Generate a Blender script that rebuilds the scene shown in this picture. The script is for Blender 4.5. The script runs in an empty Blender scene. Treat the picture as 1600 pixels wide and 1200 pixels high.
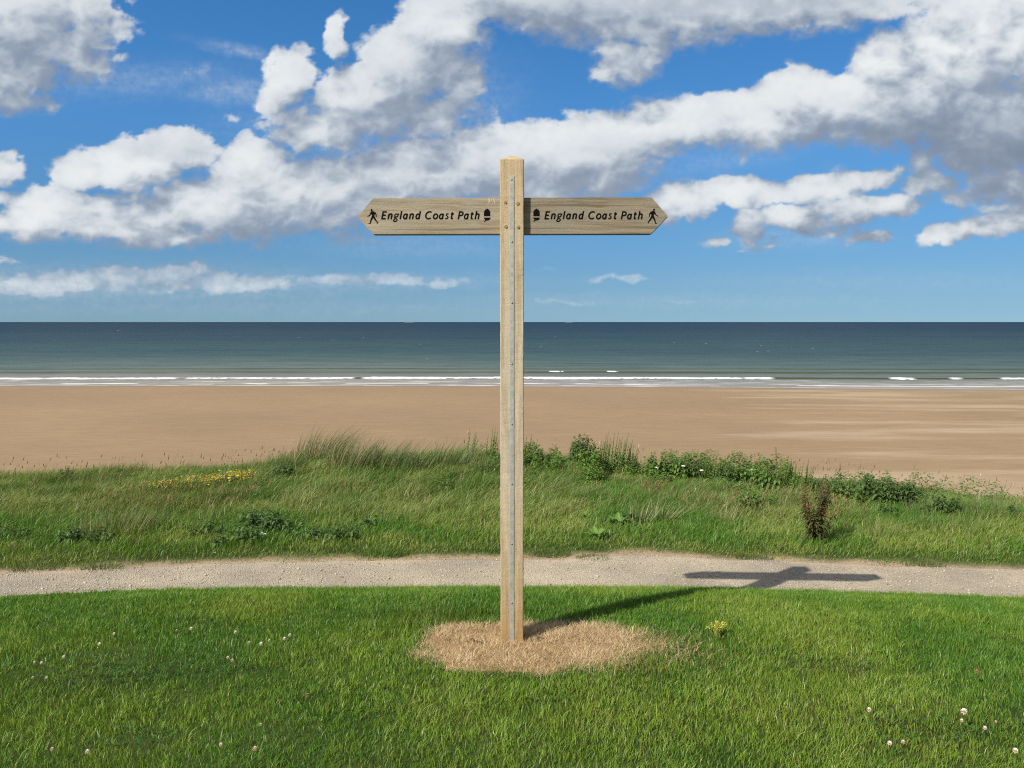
import bpy, bmesh, math, random
import numpy as np
from mathutils import Vector, Matrix

# ------------------------------------------------------------------ camera, light, exposure
SC = bpy.context.scene
COL = SC.collection
random.seed(7)
RNG = np.random.default_rng(11)
F = 1245.0                                   # focal length in pixels of the 1600 px wide photograph
PITCH = math.atan(97 / F)
EYE = 1.6
cam_d = bpy.data.cameras.new('camera')
cam = bpy.data.objects.new('camera', cam_d)
COL.objects.link(cam)
cam.location = (0, 0, EYE)
cam.rotation_euler = (math.pi / 2 - PITCH, 0, 0)
cam_d.sensor_width = 36
cam_d.lens = F / 1600 * 36
cam_d.clip_start = 0.05
cam_d.clip_end = 200000
SC.camera = cam
SUN_DIR = Vector((-0.846, -0.838, 1.0)).normalized()      # towards the sun
SUN_EL = math.asin(SUN_DIR.z)
w = bpy.data.worlds.new('World')
SC.world = w
w.use_nodes = True
wn, wl = w.node_tree.nodes, w.node_tree.links
wn.clear()
sky = wn.new('ShaderNodeTexSky')
sky.sky_type = 'NISHITA'
sky.sun_disc = False
sky.sun_elevation = SUN_EL
sky.sun_rotation = math.atan2(SUN_DIR.x, SUN_DIR.y) % (2 * math.pi)
sky.altitude = 0
sky.air_density = 1.0
sky.dust_density = 0.0
sky.ozone_density = 2.0
hs = wn.new('ShaderNodeHueSaturation')
hs.inputs['Saturation'].default_value = 1.22
hs.inputs['Hue'].default_value = 0.488
hs.inputs['Value'].default_value = 1.06
bg = wn.new('ShaderNodeBackground')
bg.inputs['Strength'].default_value = 0.095
wo = wn.new('ShaderNodeOutputWorld')
tc = wn.new('ShaderNodeTexCoord')           # look a little higher than the true direction: no yellow band over the cold sea
vm = wn.new('ShaderNodeVectorMath'); vm.operation = 'MULTIPLY_ADD'
vm.inputs[1].default_value = (1, 1, 0.95); vm.inputs[2].default_value = (0, 0, 0.22)
vn_ = wn.new('ShaderNodeVectorMath'); vn_.operation = 'NORMALIZE'
wl.new(tc.outputs['Generated'], vm.inputs[0]); wl.new(vm.outputs[0], vn_.inputs[0]); wl.new(vn_.outputs[0], sky.inputs['Vector'])
wl.new(sky.outputs[0], hs.inputs['Color'])
def wnode(t, **kw):
    x = wn.new(t)
    for k, v in kw.items(): setattr(x, k, v)
    return x
wsp = wnode('ShaderNodeSeparateXYZ'); wl.new(tc.outputs['Generated'], wsp.inputs[0])
wr = wnode('ShaderNodeValToRGB'); wl.new(wsp.outputs[2], wr.inputs[0])      # colour of clear air by height
stops = [(0, (1.10, .84, .68)), (.035, (1.04, .87, .76)), (.09, (.94, .93, .93)), (.22, (.84, 1.02, 1.22)), (.38, (.62, .90, 1.18)), (.7, (.7, .95, 1.15))]
while len(wr.color_ramp.elements) < len(stops): wr.color_ramp.elements.new(.5)
for k, (p_, c_) in enumerate(stops): wr.color_ramp.elements[k].position = p_; wr.color_ramp.elements[k].color = (*c_, 1)
wm1 = wnode('ShaderNodeMix', data_type='RGBA', blend_type='MULTIPLY'); wm1.inputs[0].default_value = 1
wl.new(hs.outputs[0], wm1.inputs[6]); wl.new(wr.outputs[0], wm1.inputs[7])
# unseen broken cloud beyond the modelled sky, added to make shadow fill less blue
wno = wnode('ShaderNodeTexNoise'); wno.inputs['Scale'].default_value = 2.6; wno.inputs['Detail'].default_value = 6
wl.new(tc.outputs['Generated'], wno.inputs['Vector'])
wcm = wnode('ShaderNodeMapRange', interpolation_type='SMOOTHSTEP'); wl.new(wno.outputs[0], wcm.inputs[0]); wcm.inputs[1].default_value = .36; wcm.inputs[2].default_value = .54
wf1 = wnode('ShaderNodeMapRange'); wl.new(wsp.outputs[1], wf1.inputs[0]); wf1.inputs[1].default_value = .40; wf1.inputs[2].default_value = .15
wf2 = wnode('ShaderNodeMath', operation='MULTIPLY'); wl.new(wf1.outputs[0], wf2.inputs[0]); wl.new(wcm.outputs[0], wf2.inputs[1])
wf3 = wnode('ShaderNodeMapRange'); wl.new(wsp.outputs[2], wf3.inputs[0]); wf3.inputs[1].default_value = .01; wf3.inputs[2].default_value = .1
wf4 = wnode('ShaderNodeMath', operation='MULTIPLY'); wl.new(wf2.outputs[0], wf4.inputs[0]); wl.new(wf3.outputs[0], wf4.inputs[1])
wm2 = wnode('ShaderNodeMix', data_type='RGBA'); wl.new(wf4.outputs[0], wm2.inputs[0]); wl.new(wm1.outputs[2], wm2.inputs[6]); wm2.inputs[7].default_value = (5.2, 4.7, 4.0, 1)
wl.new(wm2.outputs[2], bg.inputs['Color'])
wl.new(bg.outputs[0], wo.inputs[0])
sun_d = bpy.data.lights.new('sun', 'SUN')
sun_d.energy = 4.9
sun_d.angle = math.radians(0.53)
sun_d.color = (1.0, 0.90, 0.76)
sun = bpy.data.objects.new('sun', sun_d)
COL.objects.link(sun)
sun.rotation_euler = SUN_DIR.to_track_quat('Z', 'Y').to_euler()
SC.view_settings.view_transform = 'Standard'
SC.view_settings.look = 'None'
SC.view_settings.gamma = 1
SC.view_settings.exposure = 0.48
SC.render.engine = 'CYCLES'
SC.cycles.pixel_filter_type = 'BLACKMAN_HARRIS'
SC.cycles.filter_width = 1.15
SC.cycles.use_denoising = False
SC.cycles.max_bounces = 6
SC.cycles.diffuse_bounces = 3
SC.cycles.transparent_max_bounces = 8

# ------------------------------------------------------------------ helpers
def ray(px, py):
    a, b = (px - 800) / F, (600 - py) / F
    return np.array([a, math.cos(PITCH) + b * math.sin(PITCH), -math.sin(PITCH) + b * math.cos(PITCH)])

def on_plane(px, py, Y):
    r = ray(px, py)
    return r * (Y / r[1]) + np.array([0, 0, EYE])

def on_level(px, py, z):
    r = ray(px, py)
    return r * ((z - EYE) / r[2]) + np.array([0, 0, EYE])

_tab = np.random.default_rng(5).random((256, 256))
def vnoise(x, y):
    x = np.asarray(x, float); y = np.asarray(y, float)
    xi = np.floor(x).astype(int); yi = np.floor(y).astype(int)
    fx = x - xi; fy = y - yi
    fx = fx * fx * fx * (fx * (fx * 6 - 15) + 10); fy = fy * fy * fy * (fy * (fy * 6 - 15) + 10)
    a = _tab[xi & 255, yi & 255]; b = _tab[(xi + 1) & 255, yi & 255]
    c = _tab[xi & 255, (yi + 1) & 255]; d = _tab[(xi + 1) & 255, (yi + 1) & 255]
    return (a * (1 - fx) + b * fx) * (1 - fy) + (c * (1 - fx) + d * fx) * fy

def fbm(x, y, octv=5, gain=0.5, lac=2.03):
    x = np.asarray(x, float); y = np.asarray(y, float)
    s = 0.0; a = 1.0; t = 0.0
    for k in range(octv):
        s = s + a * vnoise(x + 17.3 * k, y - 9.1 * k); t += a
        a *= gain
        x, y = (x * 0.8 - y * 0.6) * lac, (x * 0.6 + y * 0.8) * lac
    return s / t

_ga = np.random.default_rng(8).random((256, 256)) * 2 * np.pi
_gx, _gy = np.cos(_ga), np.sin(_ga)
def pnoise(x, y):
    """gradient noise, 0..1"""
    xi = np.floor(x).astype(int); yi = np.floor(y).astype(int); fx = x - xi; fy = y - yi
    u = fx * fx * fx * (fx * (fx * 6 - 15) + 10); v = fy * fy * fy * (fy * (fy * 6 - 15) + 10)
    def g(i, j, dx, dy): return _gx[(xi + i) & 255, (yi + j) & 255] * dx + _gy[(xi + i) & 255, (yi + j) & 255] * dy
    return .5 + .72 * ((g(0, 0, fx, fy) * (1 - u) + g(1, 0, fx - 1, fy) * u) * (1 - v) + (g(0, 1, fx, fy - 1) * (1 - u) + g(1, 1, fx - 1, fy - 1) * u) * v)
def pfbm(x, y, octv=5, gain=0.5, lac=2.03):
    s = 0.0; a = 1.0; t = 0.0
    for k in range(octv):
        s = s + a * pnoise(x + 17.3 * k, y - 9.1 * k); t += a; a *= gain
        x, y = (x * 0.8 - y * 0.6) * lac, (x * 0.6 + y * 0.8) * lac
    return s / t

def sstep(a, b, x):
    t = np.clip((np.asarray(x, float) - a) / (b - a), 0, 1)
    return t * t * (3 - 2 * t)

def mesh_from(name, V, loops, starts, totals, mat, colr=None, smooth=False, extra=None):
    """arrays -> one linked mesh object"""
    me = bpy.data.meshes.new(name)
    me.vertices.add(len(V)); me.vertices.foreach_set('co', np.ascontiguousarray(V, dtype=np.float32).ravel())
    me.loops.add(len(loops)); me.loops.foreach_set('vertex_index', np.ascontiguousarray(loops, dtype=np.int32))
    me.polygons.add(len(starts)); me.polygons.foreach_set('loop_start', np.ascontiguousarray(starts, dtype=np.int32))
    me.polygons.foreach_set('loop_total', np.ascontiguousarray(totals, dtype=np.int32))
    if smooth:
        me.polygons.foreach_set('use_smooth', np.ones(len(starts), dtype=bool))
    me.update(calc_edges=True)
    if colr is not None:
        at = me.attributes.new('col', 'FLOAT_COLOR', 'POINT')
        c4 = np.ones((len(V), 4), np.float32); c4[:, :3] = colr
        at.data.foreach_set('color', c4.ravel())
    for k, v in (extra or {}).items():
        at = me.attributes.new(k, 'FLOAT', 'POINT')
        at.data.foreach_set('value', np.ascontiguousarray(v, dtype=np.float32))
    me.materials.append(mat)
    o = bpy.data.objects.new(name, me)
    COL.objects.link(o)
    return o

def grid_mesh(name, X, Y, Z, mat, colr=None, extra=None, smooth=True):
    ny, nx = X.shape
    V = np.stack([X, Y, Z], -1).reshape(-1, 3)
    i = np.arange((ny - 1) * (nx - 1)); r = i // (nx - 1); c = i % (nx - 1)
    a = r * nx + c
    Fc = np.stack([a, a + 1, a + nx + 1, a + nx], -1)
    return mesh_from(name, V, Fc.ravel(), np.arange(len(Fc)) * 4, np.full(len(Fc), 4), mat, colr, smooth, extra)

class MB:
    """collects faces for one mesh"""
    def __init__(s): s.v = []; s.f = []; s.c = []
    def add(s, vs, fs, col=(1, 1, 1)):
        n = len(s.v); s.v += [tuple(p) for p in vs]; s.f += [tuple(n + i for i in f) for f in fs]
        s.c += [tuple(col)] * len(vs)
    def tube(s, pts, rad, col=(1, 1, 1), n=5):
        pts = [Vector(p) for p in pts]
        rings = []
        for i, p in enumerate(pts):
            d = (pts[min(i + 1, len(pts) - 1)] - pts[max(i - 1, 0)]).normalized()
            u = d.orthogonal().normalized(); vv = d.cross(u)
            r = rad[i] if hasattr(rad, '__len__') else rad
            rings.append([p + r * (math.cos(t) * u + math.sin(t) * vv) for t in [2 * math.pi * k / n for k in range(n)]])
        # keep the rings from twisting
        vs = [q for r in rings for q in r]
        fs = [(i * n + k, i * n + (k + 1) % n, (i + 1) * n + (k + 1) % n, (i + 1) * n + k) for i in range(len(pts) - 1) for k in range(n)]
        fs.append(tuple(range(n - 1, -1, -1))); fs.append(tuple((len(pts) - 1) * n + k for k in range(n)))
        s.add(vs, fs, col)
    def leaf(s, base, d, length, width, droop=0.3, col=(1, 1, 1), fold=0.25, up=None):
        """a folded pointed leaf: two halves along a drooping midrib"""
        base = Vector(base); d = Vector(d).normalized()
        side = d.cross(Vector((0, 0, 1)))
        if side.length < 1e-3: side = Vector((1, 0, 0))
        side.normalize(); nrm = side.cross(d).normalized()
        m1 = base + d * length * 0.35 + nrm * length * 0.03
        m2 = base + d * length * 0.7 - Vector((0, 0, droop * length * 0.35))
        tip = base + d * length * 0.95 - Vector((0, 0, droop * length * 0.85))
        l1 = m1 - side * width * .5 + nrm * fold * width; r1 = m1 + side * width * .5 + nrm * fold * width
        l2 = m2 - side * width * .36 + nrm * fold * width; r2 = m2 + side * width * .36 + nrm * fold * width
        s.add([base, l1, m1, r1, l2, m2, r2, tip],
              [(0, 2, 1), (0, 3, 2), (1, 2, 5, 4), (2, 3, 6, 5), (4, 5, 7), (5, 6, 7)], col)
    def blade(s, base, d, length, width, bend, col=(1, 1, 1), segs=4):
        base = Vector(base); d = Vector(d).normalized(); b = Vector(bend)
        face = d.cross(Vector((random.uniform(-1, 1), random.uniform(-1, 1), .1))).normalized()
        vs = []
        for k in range(segs + 1):
            t = k / segs
            p = base + d * length * t + b * length * t * t
            wd = width * (1 - t ** 1.6) * .5
            if k < segs: vs += [p - face * wd, p + face * wd]
            else: vs.append(p)
        fs = [(2 * k, 2 * k + 1, 2 * k + 3, 2 * k + 2) for k in range(segs - 1)] + [(2 * segs - 2, 2 * segs - 1, 2 * segs)]
        s.add(vs, fs, col)
    def blob(s, c, r, col=(1, 1, 1), jit=0.0, n=6, rings=3):
        c = Vector(c); r = Vector(r if hasattr(r, '__len__') else (r, r, r))
        vs = [c + Vector((0, 0, -r.z))]
        for i in range(1, rings + 1):
            th = -math.pi / 2 + math.pi * i / (rings + 1)
            for k in range(n):
                ph = 2 * math.pi * (k + .5 * (i % 2)) / n
                j = 1 + random.uniform(-jit, jit)
                vs.append(c + Vector((r.x * math.cos(th) * math.cos(ph) * j, r.y * math.cos(th) * math.sin(ph) * j, r.z * math.sin(th) * j)))
        vs.append(c + Vector((0, 0, r.z)))
        fs = [(0, 1 + (k + 1) % n, 1 + k) for k in range(n)]
        for i in range(rings - 1):
            for k in range(n):
                a = 1 + i * n; fs.append((a + k, a + (k + 1) % n, a + n + (k + 1) % n, a + n + k))
        t = len(vs) - 1; a = 1 + (rings - 1) * n
        fs += [(a + k, a + (k + 1) % n, t) for k in range(n)]
        s.add(vs, fs, col)
    def box(s, lo, hi, col=(1, 1, 1)):
        x0, y0, z0 = lo; x1, y1, z1 = hi
        s.add([(x0, y0, z0), (x1, y0, z0), (x1, y1, z0), (x0, y1, z0), (x0, y0, z1), (x1, y0, z1), (x1, y1, z1), (x0, y1, z1)],
              [(0, 3, 2, 1), (4, 5, 6, 7), (0, 1, 5, 4), (1, 2, 6, 5), (2, 3, 7, 6), (3, 0, 4, 7)], col)
    def mesh(s, name, mat, smooth=False):
        me = bpy.data.meshes.new(name); me.from_pydata(s.v, [], s.f)
        at = me.attributes.new('col', 'FLOAT_COLOR', 'POINT')
        c4 = np.ones((len(s.v), 4), np.float32); c4[:, :3] = np.array(s.c)
        at.data.foreach_set('color', c4.ravel())
        if smooth: me.polygons.foreach_set('use_smooth', [True] * len(me.polygons))
        me.materials.append(mat); return me
    def build(s, name, mat, parent=None, smooth=False):
        o = bpy.data.objects.new(name, s.mesh(name, mat, smooth)); COL.objects.link(o)
        if parent: o.parent = parent
        return o

def tag(o, label=None, cat=None, group=None, kind=None):
    if label: o['label'] = label
    if cat: o['category'] = cat
    if group: o['group'] = group
    if kind: o['kind'] = kind
    return o

def empty(name, loc, rz=0):
    o = bpy.data.objects.new(name, None); COL.objects.link(o)
    o.location = loc; o.rotation_euler = (0, 0, rz); o.empty_display_size = .1
    return o

def mat_new(name):
    m = bpy.data.materials.new(name); m.use_nodes = True
    n, l = m.node_tree.nodes, m.node_tree.links
    return m, n, l, n['Principled BSDF']

def nd(n, t, **kw):
    x = n.new(t)
    for k, v in kw.items():
        if k.startswith('i_'): x.inputs[k[2:].replace('_', ' ')].default_value = v
        else: setattr(x, k, v)
    return x

def ramp(n, stops):
    r = n.new('ShaderNodeValToRGB'); e = r.color_ramp.elements
    while len(e) < len(stops): e.new(0.5)
    for k, (p, c) in enumerate(stops):
        e[k].position = p; e[k].color = (*c, 1) if len(c) == 3 else c
    return r

def mixc(n, l, fac, a, b, blend='MIX'):
    m = n.new('ShaderNodeMix'); m.data_type = 'RGBA'; m.blend_type = blend
    for sock, v in ((m.inputs[0], fac), (m.inputs[6], a), (m.inputs[7], b)):
        if isinstance(v, (int, float)): sock.default_value = v
        elif isinstance(v, tuple): sock.default_value = (*v, 1)
        else: l.new(v, sock)
    return m.outputs[2]

def leafy_material(name, rough=0.5, transl=0.3, spec=0.35):
    m, n, l, b = mat_new(name)
    a = nd(n, 'ShaderNodeAttribute', attribute_name='col')
    l.new(a.outputs['Color'], b.inputs['Base Color'])
    b.inputs['Roughness'].default_value = rough
    b.inputs['Specular IOR Level'].default_value = spec
    t = n.new('ShaderNodeBsdfTranslucent')
    g = mixc(n, l, 1.0, a.outputs['Color'], (1.15, 1.1, .55), 'MULTIPLY')
    l.new(g, t.inputs['Color'])
    mx = n.new('ShaderNodeMixShader'); mx.inputs[0].default_value = transl
    l.new(b.outputs[0], mx.inputs[1]); l.new(t.outputs[0], mx.inputs[2])
    l.new(mx.outputs[0], n['Material Output'].inputs[0])
    return m

M_GRASS = leafy_material('grass_blade', 0.42, 0.28, 0.4)
M_LEAF = leafy_material('plant_leaf', 0.5, 0.22, 0.3)
M_DRY = leafy_material('dry_straw', 0.6, 0.15, 0.2)

def attr_material(name, rough=0.7, spec=0.3):
    m, n, l, b = mat_new(name)
    a = nd(n, 'ShaderNodeAttribute', attribute_name='col')
    l.new(a.outputs['Color'], b.inputs['Base Color'])
    b.inputs['Roughness'].default_value = rough; b.inputs['Specular IOR Level'].default_value = spec
    return m
M_STONE = attr_material('stone', 0.85, 0.2)
M_PETAL = attr_material('petal', 0.6, 0.2)

# ------------------------------------------------------------------ terrain
_py = np.linspace(-120, 40, 3201)
_kn = [(-120, .0), (0, .03), (3, .02), (3.9, 0), (4.4, -.045), (4.8, -.095), (5.15, -.17), (5.45, -.265), (5.62, -.335), (5.8, -.345),
       (6.6, -.355), (7.0, -.36), (8.4, -.40), (40, -.40)]
_pz = np.interp(_py, [k[0] for k in _kn], [k[1] for k in _kn])
_pz = np.convolve(np.pad(_pz, 3, mode='edge'), np.ones(7) / 7, mode='valid')
_near = [(-260, 944), (0, 943), (200, 931), (400, 921), (600, 920), (800, 919), (1000, 919), (1200, 922), (1400, 927), (1600, 941), (1900, 950)]
_far = [(-260, 900), (0, 896), (140, 891), (250, 884), (330, 879), (420, 876), (600, 874), (760, 872), (880, 873), (930, 866), (1050, 866), (1150, 873), (1300, 878), (1450, 885), (1600, 890), (1900, 893)]
def cross(x): return -.024 * np.clip(x - 1.2, 0, 3)         # the ground falls a little to the right
NE = np.array([on_level(a, b + 1 - 4 * (a > 1500), -.33 + cross((a - 800) / F * 5.9))[:2] for a, b in _near]); FE = np.array([on_level(a, b + 2 - 3 * (a > 1500), -.345 + cross((a - 800) / F * 6.5))[:2] for a, b in _far])
def near_edge(x): return np.interp(x, NE[:, 0], NE[:, 1]) + .03 * (fbm(np.asarray(x) * 3.1, 4.2, 4) - .5) + .015 * (fbm(np.asarray(x) * 14., 1.2, 2) - .5)
def far_edge(x): return np.interp(x, FE[:, 0], FE[:, 1]) + .13 * (fbm(np.asarray(x) * 2.3, 8.2, 5) - .5)
_cr = [(-300, -.62), (0, -.52), (200, -.50), (400, -.40), (500, -.30), (640, -.28), (800, -.30), (950, -.36), (1100, -.45), (1250, -.56), (1400, -.68), (1600, -.86), (1900, -1.0)]
CRX = [(a - 800) / F * 10.6 for a, _ in _cr]; CRZ = [b for _, b in _cr]
SEA_Z = -6.4
def beach_z(x, y):
    x = np.asarray(x, float); y = np.asarray(y, float)
    r = sstep(-10, 70, x)
    s = SEA_Z + (99.6 - 5.8 * r - y) * .0115
    return s + .010 * (fbm(x * .035, y * .05 + 3, 4) - .5)
def ground_z(x, y):
    x = np.asarray(x, float); y = np.asarray(y, float)
    z = np.interp(y, _py, _pz)
    z = z - .0055 * np.minimum(x * x, 12) * (1 - sstep(5.2, 5.6, y))
    z = z + cross(x) * sstep(4.4, 5.4, y) * (1 - sstep(7.5, 10, y))
    zc = np.interp(x, CRX, CRZ)
    z = z + (zc + .40) * sstep(8.2, 10.3, y)
    z = z + .09 * (fbm(x * .9, y * .9 + 3, 3) - .5) * sstep(6.9, 8.2, y)
    z = z + .03 * (fbm(x * 1.3 + 9, y * 1.3, 3) - .5) * (1 - sstep(5.0, 5.5, y)) * sstep(.3, 1.2, np.hypot(x, y - 3.92))
    zb = np.maximum(beach_z(x, y) - .3, -12)
    dn = z - .62 * np.maximum(y - 10.9, 0) - .05 * np.clip(y - 10.9, 0, 1)
    return np.maximum(dn, zb)

_T = np.concatenate([np.arange(2.0, 12.5, .02), np.arange(12.5, 40, .1)])
def on_ground(px, py, zoff=0.0):
    """first point of the terrain on the line of sight; never behind the crest of the dune"""
    r = ray(px, py); z0 = np.array([0, 0, EYE])
    P = z0[None] + r[None] * _T[:, None]
    d = P[:, 2] - ground_z(P[:, 0], P[:, 1]) - zoff
    k = int(np.argmax(d <= 0)) if (d <= 0).any() else len(_T) - 1
    if k > 0:
        f_ = d[k - 1] / max(d[k - 1] - d[k], 1e-9); q = P[k - 1] + (P[k] - P[k - 1]) * f_
    else: q = P[0]
    if q[1] > 10.75:
        x_ = r[0] / r[1] * 10.7; q = np.array([x_, 10.7, float(ground_z(x_, 10.7)) + zoff])
    return Vector(q)

# lawn, bank and dune as one sheet
m, n, l, b = mat_new('turf_soil')
geo = n.new('ShaderNodeNewGeometry')
ns = nd(n, 'ShaderNodeTexNoise', i_Scale=2.2, i_Detail=8.0)
l.new(geo.outputs['Position'], ns.inputs['Vector'])
rp = ramp(n, [(.3, (.022, .038, .010)), (.6, (.045, .065, .018)), (.8, (.075, .07, .035))])
l.new(ns.outputs[0], rp.inputs[0])
at = nd(n, 'ShaderNodeAttribute', attribute_name='bare')
n2 = nd(n, 'ShaderNodeTexNoise', i_Scale=60.0, i_Detail=6.0); l.new(geo.outputs['Position'], n2.inputs['Vector'])
rs = ramp(n, [(.3, (.25, .19, .125)), (.7, (.42, .33, .23))]); l.new(n2.outputs[0], rs.inputs[0])
l.new(mixc(n, l, at.outputs['Fac'], rp.outputs[0], rs.outputs[0]), b.inputs['Base Color'])
b.inputs['Roughness'].default_value = .95; b.inputs['Specular IOR Level'].default_value = .1
bp = nd(n, 'ShaderNodeBump', i_Strength=.5, i_Distance=.01); l.new(n2.outputs[0], bp.inputs['Height']); l.new(bp.outputs[0], b.inputs['Normal'])
M_SOIL = m
xs = np.concatenate([np.linspace(-900, -14, 30)[:-1], np.linspace(-14, 14, 420), np.linspace(14, 900, 30)[1:]])
ys = np.concatenate([np.linspace(-600, -2, 20)[:-1], np.linspace(-2, 13, 300), np.linspace(13, 24, 40)[1:], [60, 120]])
X, Y = np.meshgrid(xs, ys)
Z = ground_z(X, Y)
Z[-2:] = beach_z(X[-2:], Y[-2:]) - 1.0
bare = sstep(-.10, -.02, Y - far_edge(X)) * (1 - sstep(.04, .30, Y - far_edge(X) + .25 * (fbm(X * 4, Y * 4, 4) - .5)))
g = grid_mesh('ground', X, Y, Z, M_SOIL, extra={'bare': bare.ravel()})
tag(g, kind='structure')

# gravel path sheet
m, n, l, b = mat_new('crushed_stone')
geo = n.new('ShaderNodeNewGeometry')
na = nd(n, 'ShaderNodeTexNoise', i_Scale=110.0, i_Detail=8.0, i_Roughness=.75); l.new(geo.outputs['Position'], na.inputs['Vector'])
nb = nd(n, 'ShaderNodeTexNoise', i_Scale=1.6, i_Detail=7.0); l.new(geo.outputs['Position'], nb.inputs['Vector'])
vo = nd(n, 'ShaderNodeTexVoronoi', i_Scale=95.0); l.new(geo.outputs['Position'], vo.inputs['Vector'])
ra = ramp(n, [(.28, (.24, .215, .17)), (.5, (.435, .405, .34)), (.74, (.60, .565, .48))]); l.new(na.outputs[0], ra.inputs[0])
rb = ramp(n, [(.35, (.78, .76, .73)), (.65, (1.10, 1.06, .98))]); l.new(nb.outputs[0], rb.inputs[0])
c1 = mixc(n, l, 1.0, ra.outputs[0], rb.outputs[0], 'MULTIPLY')
rv = ramp(n, [(0, (.62, .61, .6)), (1, (1.15, 1.13, 1.1))]); l.new(vo.outputs['Color'], rv.inputs[0])
c2 = mixc(n, l, .55, c1, mixc(n, l, 1.0, c1, rv.outputs[0], 'MULTIPLY'))
at = nd(n, 'ShaderNodeAttribute', attribute_name='sandy')
l.new(mixc(n, l, at.outputs['Fac'], c2, (.46, .37, .265)), b.inputs['Base Color'])
b.inputs['Roughness'].default_value = .9; b.inputs['Specular IOR Level'].default_value = .15
ad = nd(n, 'ShaderNodeMath', operation='ADD'); l.new(na.outputs[0], ad.inputs[0]); l.new(vo.outputs['Distance'], ad.inputs[1])
bp = nd(n, 'ShaderNodeBump', i_Strength=.8, i_Distance=.008); l.new(ad.outputs[0], bp.inputs['Height']); l.new(bp.outputs[0], b.inputs['Normal'])
M_PATH = m
px_ = np.concatenate([np.linspace(-40, -8, 60)[:-1], np.linspace(-8, 8, 700), np.linspace(8, 40, 60)[1:]])
tt = np.linspace(0, 1, 40)
X = np.repeat(px_[None], 40, 0)
n_e = near_edge(px_) - .06; f_e = far_edge(px_) + .02
Y = n_e[None] + (f_e - n_e)[None] * tt[:, None]
Z = ground_z(X, Y) + .010 + .006 * (fbm(X * 5, Y * 5, 3) - .5) + .012 * np.sin(tt * np.pi)[:, None]
Z[0] -= .025; Z[-1] -= .03
sandy = np.clip(sstep(.78, 1.0, tt)[:, None] * (.2 + 1.0 * sstep(.4, .62, fbm(X * 2.0, Y * 3, 4))), 0, 1) * .85
p = grid_mesh('path', X, Y, Z, M_PATH, extra={'sandy': sandy.ravel()})
tag(p, kind='structure')
def path_z(x, y):
    a = near_edge(x) - .06; c = far_edge(x) + .02
    return ground_z(x, y) + .010 + .012 * np.sin(np.clip((y - a) / (c - a), 0, 1) * np.pi)

# beach
m, n, l, b = mat_new('beach_sand')
geo = n.new('ShaderNodeNewGeometry')
mp = nd(n, 'ShaderNodeMapping'); mp.inputs['Scale'].default_value = (.035, .17, 1); mp.inputs['Rotation'].default_value = (0, 0, math.radians(-32))
l.new(geo.outputs['Position'], mp.inputs[0])
na = nd(n, 'ShaderNodeTexNoise', i_Scale=1.0, i_Detail=9.0, i_Roughness=.62); l.new(mp.outputs[0], na.inputs['Vector'])
nb = nd(n, 'ShaderNodeTexNoise', i_Scale=.05, i_Detail=4.0); l.new(geo.outputs['Position'], nb.inputs['Vector'])
mq = nd(n, 'ShaderNodeMapping'); mq.inputs['Scale'].default_value = (.35, 1.6, 1); mq.inputs['Rotation'].default_value = (0, 0, math.radians(7)); l.new(geo.outputs['Position'], mq.inputs[0])
nc = nd(n, 'ShaderNodeTexNoise', i_Scale=1.6, i_Detail=9.0, i_Roughness=.7); l.new(mq.outputs[0], nc.inputs['Vector'])
rb = ramp(n, [(.3, (.240, .174, .102)), (.7, (.286, .206, .120))]); l.new(nb.outputs[0], rb.inputs[0])
rc = ramp(n, [(.3, (.86, .86, .87)), (.7, (1.10, 1.10, 1.09))]); l.new(nc.outputs[0], rc.inputs[0])
c1 = mixc(n, l, 1.0, rb.outputs[0], rc.outputs[0], 'MULTIPLY')
dry = nd(n, 'ShaderNodeAttribute', attribute_name='dry')
wet = nd(n, 'ShaderNodeAttribute', attribute_name='wet')
sm = nd(n, 'ShaderNodeMath', operation='SUBTRACT'); l.new(na.outputs[0], sm.inputs[0]); sm.inputs[1].default_value = .5
s2 = nd(n, 'ShaderNodeMath', operation='MULTIPLY_ADD'); l.new(sm.outputs[0], s2.inputs[0]); s2.inputs[1].default_value = 5.0; l.new(dry.outputs['Fac'], s2.inputs[2])
s3 = nd(n, 'ShaderNodeMapRange', interpolation_type='SMOOTHSTEP'); l.new(s2.outputs[0], s3.inputs[0]); s3.inputs[1].default_value = .30; s3.inputs[2].default_value = 1.2
s4 = nd(n, 'ShaderNodeMath', operation='MULTIPLY'); l.new(s3.outputs[0], s4.inputs[0]); s4.inputs[1].default_value = .60
c2 = mixc(n, l, s4.outputs[0], c1, (.42, .34, .24))
c3 = mixc(n, l, wet.outputs['Fac'], c2, (.20, .165, .13))
l.new(c3, b.inputs['Base Color'])
b.inputs['Roughness'].default_value = .8; b.inputs['Specular IOR Level'].default_value = .2
bp = nd(n, 'ShaderNodeBump', i_Strength=.35, i_Distance=.04); l.new(nc.outputs[0], bp.inputs['Height']); l.new(bp.outputs[0], b.inputs['Normal'])
M_SAND = m
xs = np.concatenate([np.linspace(-3000, -150, 20)[:-1], np.linspace(-150, 150, 300), np.linspace(150, 3000, 20)[1:]])
ys = np.concatenate([np.linspace(11.5, 85, 90)[:-1], np.linspace(85, 106, 60), np.linspace(106, 160, 10)[1:]])
X, Y = np.meshgrid(xs, ys)
Z = beach_z(X, Y)
# wind-blown dry sand lies in streaks over the right half of the beach
ang = X / np.maximum(Y, 1)
dryf = .62 * sstep(.12, .50, ang) * sstep(25, 34, Y) - .75 * (1 - sstep(.02, .3, ang)) * 1.2
wetf = sstep(-.035, .0, SEA_Z - Z)
bch = grid_mesh('beach', X, Y, Z, M_SAND, extra={'dry': dryf.ravel(), 'wet': wetf.ravel()})
tag(bch, kind='structure')

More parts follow.
